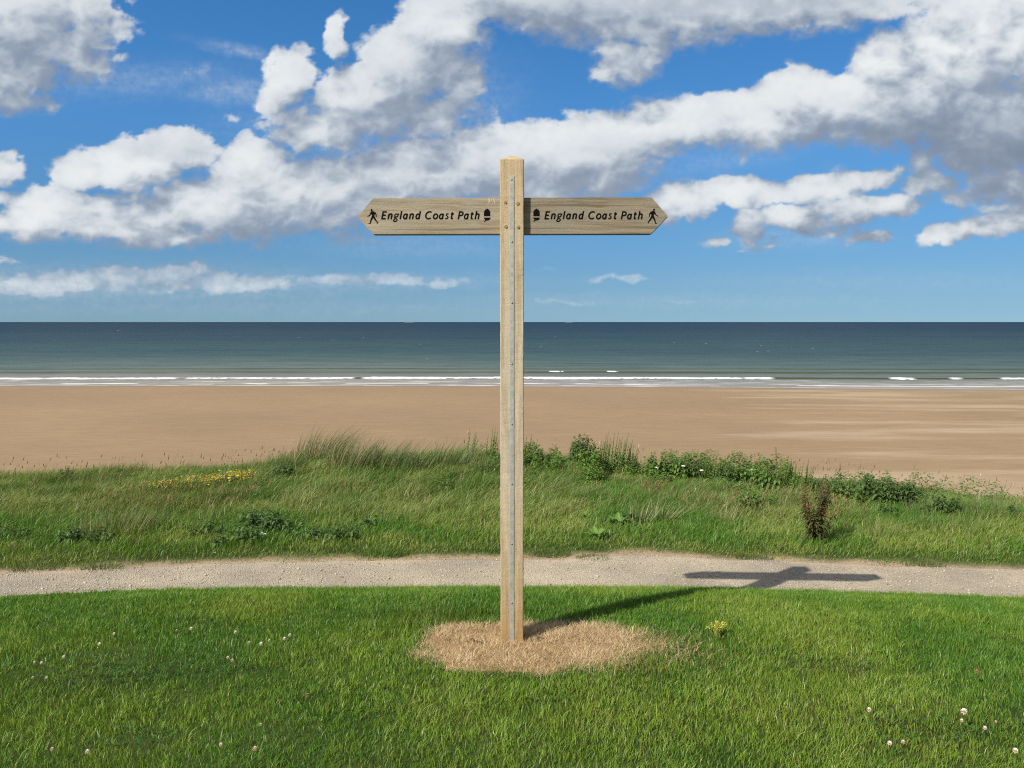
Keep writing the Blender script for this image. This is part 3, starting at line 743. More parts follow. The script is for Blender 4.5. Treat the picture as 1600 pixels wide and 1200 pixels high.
# clover leaves in the lawn
N = 42000
x = RNG.uniform(-4, 4, N); y = RNG.uniform(2.3, 5.2, N)
cm = clover_mask(x, y); k = RNG.random(N) < (cm - .12) * .95
x, y = x[k], y[k]; N = len(x)
z = ground_z(x, y) + RNG.uniform(.02, .048, N)
th0 = RNG.uniform(0, 2 * np.pi, N); r = RNG.uniform(.0045, .0085, N)
Vs = np.zeros((N, 3, 5, 3), np.float32)
tx, ty = RNG.uniform(-.5, .5, N), RNG.uniform(-.5, .5, N)
for q in range(3):
    a = th0 + q * 2.094
    for j, (rr, aa) in enumerate(((0, 0), (.9, -.55), (1.25, -.22), (1.25, .22), (.9, .55))):
        ex, ey = r * rr * np.cos(a + aa), r * rr * np.sin(a + aa)
        Vs[:, q, j] = np.stack([x + ex, y + ey, z + ex * tx + ey * ty + r * .15 * (rr > 0)], -1)
Lc = np.arange(N * 15); st = np.arange(N * 3) * 5
col = lerp3((.028, .095, .014), (.06, .15, .025), RNG.random(N)) * RNG.uniform(.8, 1.2, (N, 1))
pC = (Vs.reshape(-1, 3), Lc, st, np.full(N * 3, 5), np.repeat(col, 15, 0))
field('clover_leaves', [pC], M_LEAF, 'low dark green clover leaves spread in patches through the lawn', 'clover')

# rough grass of the bank and dune
def bank_part(N, x0, x1, y1, wmul=1.0, hmul=1.0, beyond=False):
    x = RNG.uniform(x0, x1, N); y = RNG.uniform(6.0, y1, N) if not beyond else RNG.uniform(11.2, 17, N)
    fe = far_edge(x); d = y - fe + .10 * (fbm(x * 6, y * 6, 3) - .5)
    thin = sstep(-.02, .28, d)
    k = (d > -.02) & (RNG.random(N) < .06 + thin)
    if not beyond: k &= (y > 6)
    x, y, d = x[k], y[k], d[k]; N = len(x)
    p1 = fbm(x * .8 + 14, y * .8, 4); p2 = fbm(x * 2.6 + 2, y * 2.6, 4); p3 = fbm(x * 1.7 + 60, y * 2.4, 4)
    row = sstep(.3, 2.6, d)                                 # short by the path, rank towards the crest
    h = (.032 + .04 * sstep(.1, .7, d) + .055 * row * (.5 + p2) + .07 * sstep(.52, .68, p2) * row) * RNG.uniform(.6, 1.25, N) * hmul
    lf = sstep(-.2, -5, x)
    wind = .25 + .75 * fbm(x * 3.3, y * 3.3 + 30, 3)
    h = h * (1 - .45 * sstep(.4, 1.4, x) * sstep(9.0, 9.9, y))
    ang = RNG.uniform(0, 2 * np.pi, N); le = RNG.uniform(.1, 1.0, N)
    lx = np.cos(ang) * le + wind * (.5 + .6 * row); ly = np.sin(ang) * le - .05
    short = 1 - sstep(.15, .7, d)
    t = np.clip(.5 + (p3 - .5) * 3.2 + (RNG.random(N) - .5) * .7, 0, 1)
    c_l = lerp3((.092, .205, .020), (.205, .290, .050), t)
    c_h = lerp3((.110, .205, .034), (.215, .285, .082), t)
    col = c_l * (1 - row[:, None]) + c_h * row[:, None]
    col = col * (1 - .25 * short[:, None]) + np.array([.11, .12, .035])[None] * .25 * short[:, None]
    lush = sstep(.52, .66, fbm(x * .7 + 70, y * 1.2 + 9, 3)) * (1 - .6 * sstep(2, 3.4, d))
    col = col * (1 - .6 * lush[:, None]) + np.array([.065, .20, .02])[None] * .6 * lush[:, None]
    st_ = RNG.random(N) < .05 + .12 * row * sstep(.45, .65, p2)
    col[st_] = np.array([.33, .28, .15]) * RNG.uniform(.55, 1.1, (st_.sum(), 1))
    rd = RNG.random(N) < .05 * row * sstep(.5, .7, p1)
    col[rd] = np.array([.20, .10, .06]) * RNG.uniform(.6, 1.1, (rd.sum(), 1))
    col *= RNG.uniform(.78, 1.22, (N, 1))
    z = ground_z(x, y) - .005
    return blades('', x, y, z, h, RNG.uniform(.003, .0058, N) * wmul, lx, ly, col)
parts = [bank_part(400000, -9.0, 9.0, 11.6), bank_part(26000, -9, 9, 0, 1.6, 1.8, True), bank_part(60000, -34, -8.9, 11.8, 2.6, 1.2), bank_part(60000, 8.9, 34, 11.8, 2.6, 1.2), bank_part(12000, -30, 30, 0, 3, 2, True)]
# fine nodding seed stems standing above the rest
def stems_part(N, box, hh, colr, lean_=.5):
    x = RNG.uniform(box[0], box[1], N); y = RNG.uniform(box[2], box[3], N)
    h = RNG.uniform(hh[0], hh[1], N)
    lx = RNG.normal(lean_, .22, N); ly = RNG.normal(0, .15, N)
    col = np.array(colr)[None] * RNG.uniform(.6, 1.15, (N, 1))
    z = ground_z(x, y)
    P = blades('', x, y, z, h, np.full(N, .0032), lx, ly, col)
    # seed heads
    zz = z + h / np.sqrt(1 + (lx ** 2 + ly ** 2) * .8)
    hx, hy = x + lx * h * .86, y + ly * h * .86
    c2 = np.array([.24, .14, .085])[None] * RNG.uniform(.6, 1.2, (N, 1))
    P2 = blades('', hx, hy, zz - h * .09, h * .17, np.full(N, .011), lx * .6, ly, c2)
    return [P, P2]
parts += stems_part(190, (-8, -2.4, 9.8, 10.9), (.16, .34), (.22, .20, .09))
parts += stems_part(420, (-6.5, 8, 7.6, 10.6), (.16, .34), (.20, .19, .08))
parts += stems_part(260, (1.4, 3.6, 7.9, 8.7), (.12, .24), (.24, .17, .09))
parts += stems_part(260, (-4.6, -2.9, 8.0, 9.0), (.15, .26), (.24, .18, .10))
parts += stems_part(160, (-8, 8, 10.4, 10.9), (.2, .34), (.20, .22, .09))
parts += stems_part(120, (3.6, 9, 9.2, 11), (.2, .38), (.3, .26, .13))
field('bank_grass', parts, M_GRASS, 'rough wind-blown grass covering the bank between path and beach', 'grass')

# leafy ground cover between the taller clumps of the crest
N = 170000
x = RNG.uniform(-.6, 8.2, N); y = RNG.uniform(8.4, 10.95, N)
cl = fbm(x * 2.2 + 5, y * 2.2, 4)
k = RNG.random(N) < sstep(.34, .54, cl) * sstep(8.5, 9.7, y + 1.2 * (cl - .5)) * (1 - .75 * sstep(4.6, 5.6, x)) * sstep(-.6, .3, x)
x, y, cl = x[k], y[k], cl[k]; N = len(x)
top = .02 + (.05 + .26 * sstep(.3, .72, fbm(x * 5.5, y * 4 + 9, 3))) * sstep(.38, .64, cl) * sstep(8.8, 10.0, y)
zz = ground_z(x, y) + top * RNG.random(N) ** .55
L_ = RNG.uniform(.022, .05, N); a = RNG.uniform(0, 6.28, N); e = RNG.uniform(-.3, .8, N); wd = L_ * RNG.uniform(.22, .32, N)
d_ = np.stack([np.cos(a) * np.cos(e), np.sin(a) * np.cos(e), np.sin(e)], -1); sd_ = np.stack([-np.sin(a), np.cos(a), RNG.uniform(-.5, .5, N)], -1)
c0 = np.stack([x, y, zz], -1)
V = np.stack([c0, c0 + d_ * L_[:, None] * .45 - sd_ * wd[:, None], c0 + d_ * L_[:, None] - np.array([0, 0, .3]) * L_[:, None], c0 + d_ * L_[:, None] * .45 + sd_ * wd[:, None]], 1)
col = lerp3((.070, .145, .030), (.155, .265, .050), np.clip(RNG.random(N) * .6 + fbm(x * 1.1, y * 1.1 + 77, 3) * .9 - .25, 0, 1)) * RNG.uniform(.8, 1.2, (N, 1))
field('leafy_undergrowth', [(V.reshape(-1, 3), np.arange(N * 4), np.arange(N) * 4, np.full(N, 4), np.repeat(col, 4, 0))], M_LEAF, 'low leafy ground cover between the taller clumps along the right crest', 'ground cover')

# gravel
N = 26000
x = RNG.uniform(-7.5, 7.5, N); a_, c_ = near_edge(x), far_edge(x)
y = a_ + (c_ - a_) * RNG.random(N)
sz = .0020 + .0060 * RNG.random(N) ** 5
big = RNG.random(N) < .008; sz = np.where(big, RNG.uniform(.007, .013, N), sz)
V0 = np.array([(1, 0, 0), (0, 1, 0), (-1, 0, 0), (0, -1, 0), (0, 0, .8), (0, 0, -.5)], float)
th = RNG.uniform(0, 6.28, N)
V = V0[None] * (sz[:, None, None] * RNG.uniform(.7, 1.3, (N, 6, 1)))
cs, sn = np.cos(th)[:, None], np.sin(th)[:, None]
V = np.stack([V[..., 0] * cs - V[..., 1] * sn, V[..., 0] * sn + V[..., 1] * cs, V[..., 2]], -1)
V += np.stack([x, y, path_z(x, y) + sz * .3], -1)[:, None]
Fo = np.array([(0, 1, 4), (1, 2, 4), (2, 3, 4), (3, 0, 4), (1, 0, 5), (2, 1, 5), (3, 2, 5), (0, 3, 5)])
L = (np.arange(N)[:, None, None] * 6 + Fo[None]).ravel()
col = lerp3((.20, .175, .14), (.52, .48, .40), RNG.random(N) ** .8) 
o = mesh_from('path_gravel', V.reshape(-1, 3), L, np.arange(N * 8) * 3, np.full(N * 8, 3), M_STONE, np.repeat(col, 6, 0))
tag(o, 'fine pale grey gravel scattered over the path', 'gravel', kind='stuff')

# ------------------------------------------------------------------ signpost
def wood_material(name, cols, axis, grain=1.0, weather=(.30, .29, .27), wfac=.3, zgrad=False, rough_top=False):
    m, n, l, b = mat_new(name)
    tc = n.new('ShaderNodeTexCoord')
    mp = nd(n, 'ShaderNodeMapping')
    sc = [38 * grain, 38 * grain, 38 * grain]; sc[axis] = 1.7
    mp.inputs['Scale'].default_value = sc
    l.new(tc.outputs['Object'], mp.inputs[0])
    # gentle waviness of the grain
    wv = nd(n, 'ShaderNodeTexNoise', i_Scale=3.0, i_Detail=3.0); l.new(tc.outputs['Object'], wv.inputs['Vector'])
    wm = nd(n, 'ShaderNodeVectorMath', operation='MULTIPLY_ADD'); l.new(wv.outputs['Color'], wm.inputs[0]); wm.inputs[1].default_value = (1.6, 1.6, 1.6); l.new(mp.outputs[0], wm.inputs[2])
    na = nd(n, 'ShaderNodeTexNoise', i_Scale=1.0, i_Detail=8.0, i_Roughness=.68); l.new(wm.outputs[0], na.inputs['Vector'])
    nb = nd(n, 'ShaderNodeTexNoise', i_Scale=6.0, i_Detail=5.0); l.new(tc.outputs['Object'], nb.inputs['Vector'])
    rp = ramp(n, [(.30, cols[0]), (.5, cols[1]), (.72, cols[2])]); l.new(na.outputs[0], rp.inputs[0])
    rw = nd(n, 'ShaderNodeMapRange', interpolation_type='SMOOTHSTEP'); l.new(nb.outputs[0], rw.inputs[0]); rw.inputs[1].default_value = .38; rw.inputs[2].default_value = .68; rw.inputs[4].default_value = wfac
    c = mixc(n, l, rw.outputs[0], rp.outputs[0], weather)
    if zgrad:                                  # new orange wood at head and foot, bleached between
        sp = n.new('ShaderNodeSeparateXYZ'); l.new(tc.outputs['Object'], sp.inputs[0])
        zr = ramp(n, [(0, (.72, .52, .30)), (.10, (.84, .74, .58)), (.35, (.98, .96, .93)), (.68, (.98, .97, .95)), (.80, (1.0, .95, .86)), (1, (1.0, .90, .76))])
        mr = nd(n, 'ShaderNodeMapRange'); l.new(sp.outputs[2], mr.inputs[0]); mr.inputs[1].default_value = 0; mr.inputs[2].default_value = 2.4
        l.new(mr.outputs[0], zr.inputs[0]); c = mixc(n, l, 1.0, c, zr.outputs[0], 'MULTIPLY')
        vk = nd(n, 'ShaderNodeMapping'); vk.inputs['Scale'].default_value = (9, 9, 3.1); vk.inputs['Location'].default_value = (.3, 0, .2); l.new(tc.outputs['Object'], vk.inputs[0])
        kv = nd(n, 'ShaderNodeTexVoronoi', i_Scale=1.0); l.new(vk.outputs[0], kv.inputs['Vector'])
        kr = nd(n, 'ShaderNodeMapRange', interpolation_type='SMOOTHSTEP'); l.new(kv.outputs['Distance'], kr.inputs[0]); kr.inputs[1].default_value = .05; kr.inputs[2].default_value = .16; kr.inputs[3].default_value = .55; kr.inputs[4].default_value = 0
        c = mixc(n, l, kr.outputs[0], c, (.26, .15, .07))
    ng = nd(n, 'ShaderNodeTexNoise', i_Scale=190.0, i_Detail=4.0); l.new(tc.outputs['Object'], ng.inputs['Vector'])
    rg = ramp(n, [(.32, (.62, .58, .52)), (.5, (1, 1, 1)), (.7, (1.12, 1.12, 1.12))]); l.new(ng.outputs[0], rg.inputs[0])
    c = mixc(n, l, .6, c, mixc(n, l, 1.0, c, rg.outputs[0], 'MULTIPLY'))
    ck = nd(n, 'ShaderNodeMapping'); cs_ = [70, 70, 70]; cs_[axis] = 1.1; ck.inputs['Scale'].default_value = cs_; l.new(tc.outputs['Object'], ck.inputs[0])
    cn = nd(n, 'ShaderNodeTexNoise', i_Scale=1.0, i_Detail=3.0); l.new(ck.outputs[0], cn.inputs['Vector'])
    cr = nd(n, 'ShaderNodeMapRange', interpolation_type='SMOOTHSTEP'); l.new(cn.outputs[0], cr.inputs[0]); cr.inputs[1].default_value = .655; cr.inputs[2].default_value = .70; cr.inputs[4].default_value = .55
    c = mixc(n, l, cr.outputs[0], c, (.10, .065, .035))
    l.new(c, b.inputs['Base Color'])
    b.inputs['Roughness'].default_value = .85; b.inputs['Specular IOR Level'].default_value = .2
    ad = nd(n, 'ShaderNodeMath', operation='MULTIPLY_ADD'); l.new(ng.outputs[0], ad.inputs[0]); ad.inputs[1].default_value = .45; l.new(na.outputs[0], ad.inputs[2])
    bp = nd(n, 'ShaderNodeBump', i_Strength=.8, i_Distance=.0035); l.new(ad.outputs[0], bp.inputs['Height']); l.new(bp.outputs[0], b.inputs['Normal'])
    return m
M_POST = wood_material('post_wood', ((.26, .22, .16), (.41, .365, .28), (.52, .475, .38)), 2, 1.0, (.42, .395, .32), .6, zgrad=True)
M_OAKL = wood_material('finger_oak_pale', ((.18, .15, .105), (.285, .25, .19), (.37, .34, .27)), 0, 1.0, (.275, .265, .215), .8)
M_OAKR = wood_material('finger_oak_grey', ((.13, .11, .08), (.23, .20, .15), (.30, .27, .21)), 0, 1.5, (.22, .21, .17), .8)
m, n, l, b = mat_new('galvanised_steel')
tc = n.new('ShaderNodeTexCoord'); nn_ = nd(n, 'ShaderNodeTexNoise', i_Scale=45.0, i_Detail=5.0); l.new(tc.outputs['Object'], nn_.inputs['Vector'])
rp = ramp(n, [(.3, (.27, .30, .295)), (.7, (.40, .43, .42))]); l.new(nn_.outputs[0], rp.inputs[0]); l.new(rp.outputs[0], b.inputs['Base Color'])
b.inputs['Metallic'].default_value = .35; b.inputs['Roughness'].default_value = .55
M_STEEL = m
m, n, l, b = mat_new('black_paint')
b.inputs['Base Color'].default_value = (.005, .005, .006, 1); b.inputs['Roughness'].default_value = .9; b.inputs['Specular IOR Level'].default_value = .05
M_BLACK = m
m, n, l, b = mat_new('end_grain_plug')
tc = n.new('ShaderNodeTexCoord'); nn_ = nd(n, 'ShaderNodeTexNoise', i_Scale=260.0, i_Detail=4.0); l.new(tc.outputs['Object'], nn_.inputs['Vector'])
rp = ramp(n, [(.35, (.13, .07, .03)), (.65, (.42, .29, .15))]); l.new(nn_.outputs[0], rp.inputs[0]); l.new(rp.outputs[0], b.inputs['Base Color']); b.inputs['Roughness'].default_value = .9
M_PLUG = m
m, n, l, b = mat_new('screw_zinc')
b.inputs['Base Color'].default_value = (.16, .17, .18, 1); b.inputs['Metallic'].default_value = .5; b.inputs['Roughness'].default_value = .38
M_SCREW = m

post = empty('signpost', (0, 3.9245, 0))
tag(post, 'tall wooden fingerpost with two pointed arms standing in a ring of dead grass', 'signpost')
def local(o, parent): o.parent = parent; return o
# body: sawn square post, slightly uneven edges, low pyramid head
HW = .0572; TOPZ = 2.372
bm = bmesh.new()
zs_ = np.concatenate([[-.3], np.linspace(0, TOPZ, 150)])
prof = []
ch = .004
for sx_, sy_ in ((-1, -1), (1, -1), (1, 1), (-1, 1)):
    a = (sx_ * HW, sy_ * (HW - ch)); c = (sx_ * (HW - ch), sy_ * HW)
    prof += [a, c] if sx_ * sy_ > 0 else [c, a]
rings = []
for z in zs_:
    r = []
    for k, (a, c) in enumerate(prof):
        j = .0016 * (float(vnoise(z * 21 + 7 * k, k * 3.1)) - .5) + .0010 * (float(vnoise(z * 90 + 5 * k, k * 7.7)) - .5)
        s_ = 1 + j / HW
        r.append(bm.verts.new((a * s_, c * s_, z)))
    rings.append(r)
for r0, r1 in zip(rings, rings[1:]):
    for k in range(8): bm.faces.new((r0[k], r0[(k + 1) % 8], r1[(k + 1) % 8], r1[k]))
ap = bm.verts.new((0, 0, TOPZ + .030))
ins = [bm.verts.new((v.co.x * .965, v.co.y * .965, TOPZ + .003)) for v in rings[-1]]
for k in range(8):
    bm.faces.new((rings[-1][k], rings[-1][(k + 1) % 8], ins[(k + 1) % 8], ins[k])); bm.faces.new((ins[k], ins[(k + 1) % 8], ap))
bm.faces.new(list(reversed(rings[0])))
bmesh.ops.recalc_face_normals(bm, faces=bm.faces)
me = bpy.data.meshes.new('post'); bm.to_mesh(me); bm.free(); me.materials.append(M_POST)
o = bpy.data.objects.new('post', me); COL.objects.link(o); o.parent = post
FY = -HW                                        # front face in the post's own space
def pl(px, py, Y=3.867):
    q = on_plane(px, py, Y); return q[0], q[2]
# galvanised strip with eight screws
ztop = pl(799.5, 275)[1]
mb = MB(); mb.box((-.0098, FY - .0034, .004), (.0098, FY + .002, ztop))
bm = bmesh.new(); me = bpy.data.meshes.new('metal_strip'); me.from_pydata(mb.v, [], mb.f); bm.from_mesh(me); bmesh.ops.bevel(bm, geom=bm.edges[:], offset=.0008, segments=1, affect='EDGES'); bm.to_mesh(me); bm.free(); me.materials.append(M_STEEL)
strip = bpy.data.objects.new('metal_strip', me); COL.objects.link(strip); strip.parent = post
for k, py in enumerate((281, 378, 473.5, 568.5, 663, 756.5, 850, 942)):
    z = pl(799.5, py)[1]
    mb = MB(); n_ = 12; r = .0044
    v = [(r * math.cos(2 * math.pi * i / n_), 0, r * math.sin(2 * math.pi * i / n_)) for i in range(n_)] + [(r * .7 * math.cos(2 * math.pi * i / n_), -.0022, r * .7 * math.sin(2 * math.pi * i / n_)) for i in range(n_)]
    mb.add(v, [(i, (i + 1) % n_, n_ + (i + 1) % n_, n_ + i) for i in range(n_)] + [tuple(range(n_, 2 * n_))])
    t_ = k * .7
    mb2 = MB()
    s_ = mb.build('screw', M_SCREW, strip, True)
    s_.location = ((-.002 if k == 0 else .0005 * ((k * 7) % 3 - 1)), FY - .0034, z)
# wooden plugs pinning the arms
for px, py in ((789.7, 316), (809, 318), (790.3, 354), (809.7, 355)):
    x_, z = pl(px, py)
    mb = MB(); n_ = 10; r = .0080
    v = [(r * (1 + .12 * math.sin(3 * i + px)) * math.cos(2 * math.pi * i / n_), 0, r * (1.1 + .12 * math.cos(2 * i + py)) * math.sin(2 * math.pi * i / n_)) for i in range(n_)]
    v += [(a * .82, -.0035, c * .82 + .0005) for a, _, c in v]
    mb.add(v, [(i, (i + 1) % n_, n_ + (i + 1) % n_, n_ + i) for i in range(n_)] + [tuple(range(n_, 2 * n_))])
    s_ = mb.build('plug', M_PLUG, post); s_.location = (x_, FY - .0001, z)

# --- lettering drawn as broad pen strokes in a slanted humanist hand
def ell(cx, cy, rx, ry, a0=0, a1=360, k=22):
    return [(cx + rx * math.cos(math.radians(a0 + (a1 - a0) * i / k)), cy + ry * math.sin(math.radians(a0 + (a1 - a0) * i / k))) for i in range(k + 1)]
def smooth_pts(pts, it=2):
    for _ in range(it):
        q = [pts[0]]
        for a, c in zip(pts, pts[1:]):
            q += [(a[0] * .75 + c[0] * .25, a[1] * .75 + c[1] * .25), (a[0] * .25 + c[0] * .75, a[1] * .25 + c[1] * .75)]
        q.append(pts[-1]); pts = q
    return pts
GL = {
 'E': [[(1, 0), (1, 12.4)], [(.2, 11.6), (6.6, 11.6)], [(1, 6.4), (5.9, 6.4)], [(.2, .95), (6.8, .95)]],
 'n': [[(1, 0), (1, 9.0)], smooth_pts([(1, 6.2), (2.0, 8.0), (3.9, 8.6), (5.5, 7.8), (5.7, 6), (5.7, 0)])],
 'g': [ell(3.6, 6.1, 2.5, 2.35), smooth_pts([(2.4, 4.0), (1.2, 2.6), (2.6, 1.6), (4.8, .9), (6.2, -.6), (5.4, -2.7), (3.0, -3.5), (.8, -2.9), (.7, -1.2), (2.4, 1.2)]), [(5.2, 7.9), (7.4, 8.5)]],
 'l': [[(1, 0), (1, 13.0)]],
 'a': [ell(3.5, 4.5, 2.5, 3.7), [(6.0, 9.0), (6.0, 0)]],
 'd': [ell(3.5, 4.5, 2.5, 3.7), [(6.1, 13.0), (6.1, 0)]],
 'C': [ell(6.2, 6.3, 5.0, 5.5, 52, 312)],
 'o': [ell(4.0, 4.6, 3.1, 3.8)],
 's': [smooth_pts([(4.7, 8.2), (3.0, 8.9), (1.3, 8.1), (1.5, 6.2), (3.3, 5.0), (4.7, 3.6), (4.4, 1.6), (2.6, .7), (.6, 1.3)])],
 't': [smooth_pts([(2.2, 11.2), (2.2, 5), (2.2, 2.0), (3.0, .9), (4.9, 1.2)]), [(.2, 8.3), (5.0, 8.3)]],
 'P': [[(1, 0), (1, 12.4)], smooth_pts([(.4, 11.6), (4.2, 11.6), (6.6, 10.6), (6.6, 7.2), (4.4, 5.8), (1, 5.8)])],
 'h': [[(1, 0), (1, 13.0)], smooth_pts([(1, 6.2), (2.0, 8.0), (3.9, 8.6), (5.5, 7.8), (5.7, 6), (5.7, 0)])],
}
TEXT = [('E', 595.6), ('n', 605.4), ('g', 614.6), ('l', 624.2), ('a', 628.8), ('n', 638.8), ('d', 648.3), ('C', 663.0), ('o', 675.6), ('a', 685.0), ('s', 694.6), ('t', 702.6), ('P', 715.0), ('a', 724.0), ('t', 733.6), ('h', 741.4)]
LY = 3.903
def stroke(mb, pts, wd, to3, depth):
    """flat ribbon of constant width along a polyline; wd may be a pair (start, end)"""
    w0, w1 = wd if hasattr(wd, '__len__') else (wd, wd)
    k = len(pts); closed = math.dist(pts[0], pts[-1]) < 1e-6
    L_, R_ = [], []
    for i in range(k):
        if closed: a, c = pts[(i - 1) % (k - 1)], pts[(i + 1) % (k - 1)]
        else: a, c = pts[max(i - 1, 0)], pts[min(i + 1, k - 1)]
        dx_, dy_ = c[0] - a[0], c[1] - a[1]; q = math.hypot(dx_, dy_) or 1
        wv_ = (w0 + (w1 - w0) * i / (k - 1)) / 2
        L_.append((pts[i][0] - dy_ / q * wv_, pts[i][1] + dx_ / q * wv_)); R_.append((pts[i][0] + dy_ / q * wv_, pts[i][1] - dx_ / q * wv_))
    vs = [to3(p_, depth) for p_ in L_ + R_]
    mb.add(vs, [(k + i, k + i + 1, i + 1, i) for i in range(k - 1)])
def poly(mb, pts, to3, depth):
    vs = [to3(p_, depth) for p_ in pts]; mb.add(vs, [tuple(range(len(pts)))])
def make_text(parent, shift):
    dd = 0
    def to3(p_, depth):
        x_, z = on_plane(p_[0] + shift, p_[1], LY)[[0, 2]]
        return (x_, LY - .0006 - depth - 3.9245, z)
    for k0, (chh, x0) in enumerate(TEXT):
        if k0 in (0, 7, 12): mb = MB()
        for st in GL[chh]:
            pts = [(x0 + p_[0] + .19 * p_[1], 342.7 - p_[1]) for p_ in st]
            wd = 2.4 if chh not in 'gs' else 1.95
            dd += 1
            stroke(mb, pts, wd, to3, .00003 * (dd % 7))
        if k0 in (6, 11, 15): mb.build('lettering', M_BLACK, parent)
def make_walker(parent, mirror):
    mb = MB()
    def to3(p_, depth):
        px, py = p_[0] / 13.33 + 555, p_[1] / 13.33 + 300
        if mirror: px = 1020.6 - (px - 582.0); py -= .4
        x_, z = on_plane(px, py, LY)[[0, 2]]
        return (x_, LY - .0006 - depth - 3.9245, z)
    poly(mb, ell(342, 375, 21, 23, k=16)[:-1], to3, .00003)
    poly(mb, [(338, 390), (362, 396), (398, 408), (422, 440), (402, 475), (400, 530), (350, 532), (346, 470), (318, 462), (326, 420)], to3, .00006)
    stroke(mb, [(330, 430), (305, 482), (254, 512)], (30, 15), to3, .00009)
    stroke(mb, [(408, 425), (435, 475), (437, 522)], (32, 15), to3, .00012)
    stroke(mb, [(366, 515), (328, 590), (312, 655)], (44, 17), to3, .00015)
    stroke(mb, [(322, 660), (278, 656)], 15, to3, .00018)
    stroke(mb, [(380, 515), (425, 585), (470, 638)], (44, 18), to3, .00021)
    stroke(mb, [(474, 630), (452, 658)], 16, to3, .00024)
    return mb.build('walker_symbol', M_BLACK, parent)
def make_acorn(parent, dx_):
    mb = MB()
    def to3(p_, depth):
        px, py = p_[0] / 12.31 + 660 + dx_, p_[1] / 12.31 + 300
        x_, z = on_plane(px, py, LY)[[0, 2]]
        return (x_, LY - .0006 - depth - 3.9245, z)
    poly(mb, [(1184, 466), (1183, 400), (1190, 365), (1212, 338), (1236, 326), (1245, 316), (1256, 326), (1280, 340), (1300, 368), (1306, 400), (1305, 466)], to3, .00003)
    poly(mb, [(1174, 492), (1312, 492), (1303, 518), (1285, 538), (1262, 547), (1236, 549), (1220, 545), (1192, 522)], to3, .00006)
    stroke(mb, [(1226, 536), (1208, 552), (1184, 566)], (22, 18), to3, .00009)
    return mb.build('acorn_symbol', M_BLACK, parent)
def make_arm(side, M):
    if side < 0:
        pts = [(558.3, 339), (583, 309), (790, 308.6), (790, 366.4), (583.5, 366.8)]
    else:
        pts = [(1044.4, 338.2), (1018, 366), (812, 366.4), (812, 308.8), (1018, 308)]
    q = [on_plane(a, c, LY)[[0, 2]] for a, c in pts]
    bm = bmesh.new()
    f_ = [bm.verts.new((a, LY - 3.9245, c)) for a, c in q]; k_ = [bm.verts.new((a, LY + .042 - 3.9245, c)) for a, c in q]
    bm.faces.new(f_); bm.faces.new(list(reversed(k_)))
    for i in range(5): bm.faces.new((f_[i], k_[i], k_[(i + 1) % 5], f_[(i + 1) % 5]))
    bmesh.ops.recalc_face_normals(bm, faces=bm.faces)
    bmesh.ops.bevel(bm, geom=bm.edges[:], offset=.0032, segments=2, affect='EDGES')
    me = bpy.data.meshes.new('finger_board'); bm.to_mesh(me); bm.free(); me.materials.append(M)
    o = bpy.data.objects.new('finger_board', me); COL.objects.link(o); o.parent = post
    return o
aL = make_arm(-1, M_OAKL); tag(aL, 'pale oak arm pointing left')
make_text(aL, 0); make_walker(aL, False); make_acorn(aL, 0)
mb = MB()
def _t3(p_, depth):
    x_, z = on_plane(p_[0], p_[1], LY)[[0, 2]]
    return (x_, LY - .0006 - depth - 3.9245, z)
for k_, (pts_, wd_) in enumerate(((((764.0, 310.5), (764.6, 314), (763.6, 318)), (2.4, 1.0)), (((771.0, 310.5), (772.2, 314), (773.2, 319)), (1.8, .5)), (((767.4, 310.5), (767.8, 314.5)), (1.2, .6)))):
    stroke(mb, list(pts_), wd_, _t3, .00003 * k_)
mb.c = [(.46, .44, .38)] * len(mb.v)
mb.build('pale_stain', M_PETAL, aL)
aR = make_arm(1, M_OAKR); tag(aR, 'greyer oak arm pointing right')
make_text(aR, 254.9); make_walker(aR, True); make_acorn(aR, 77.2)

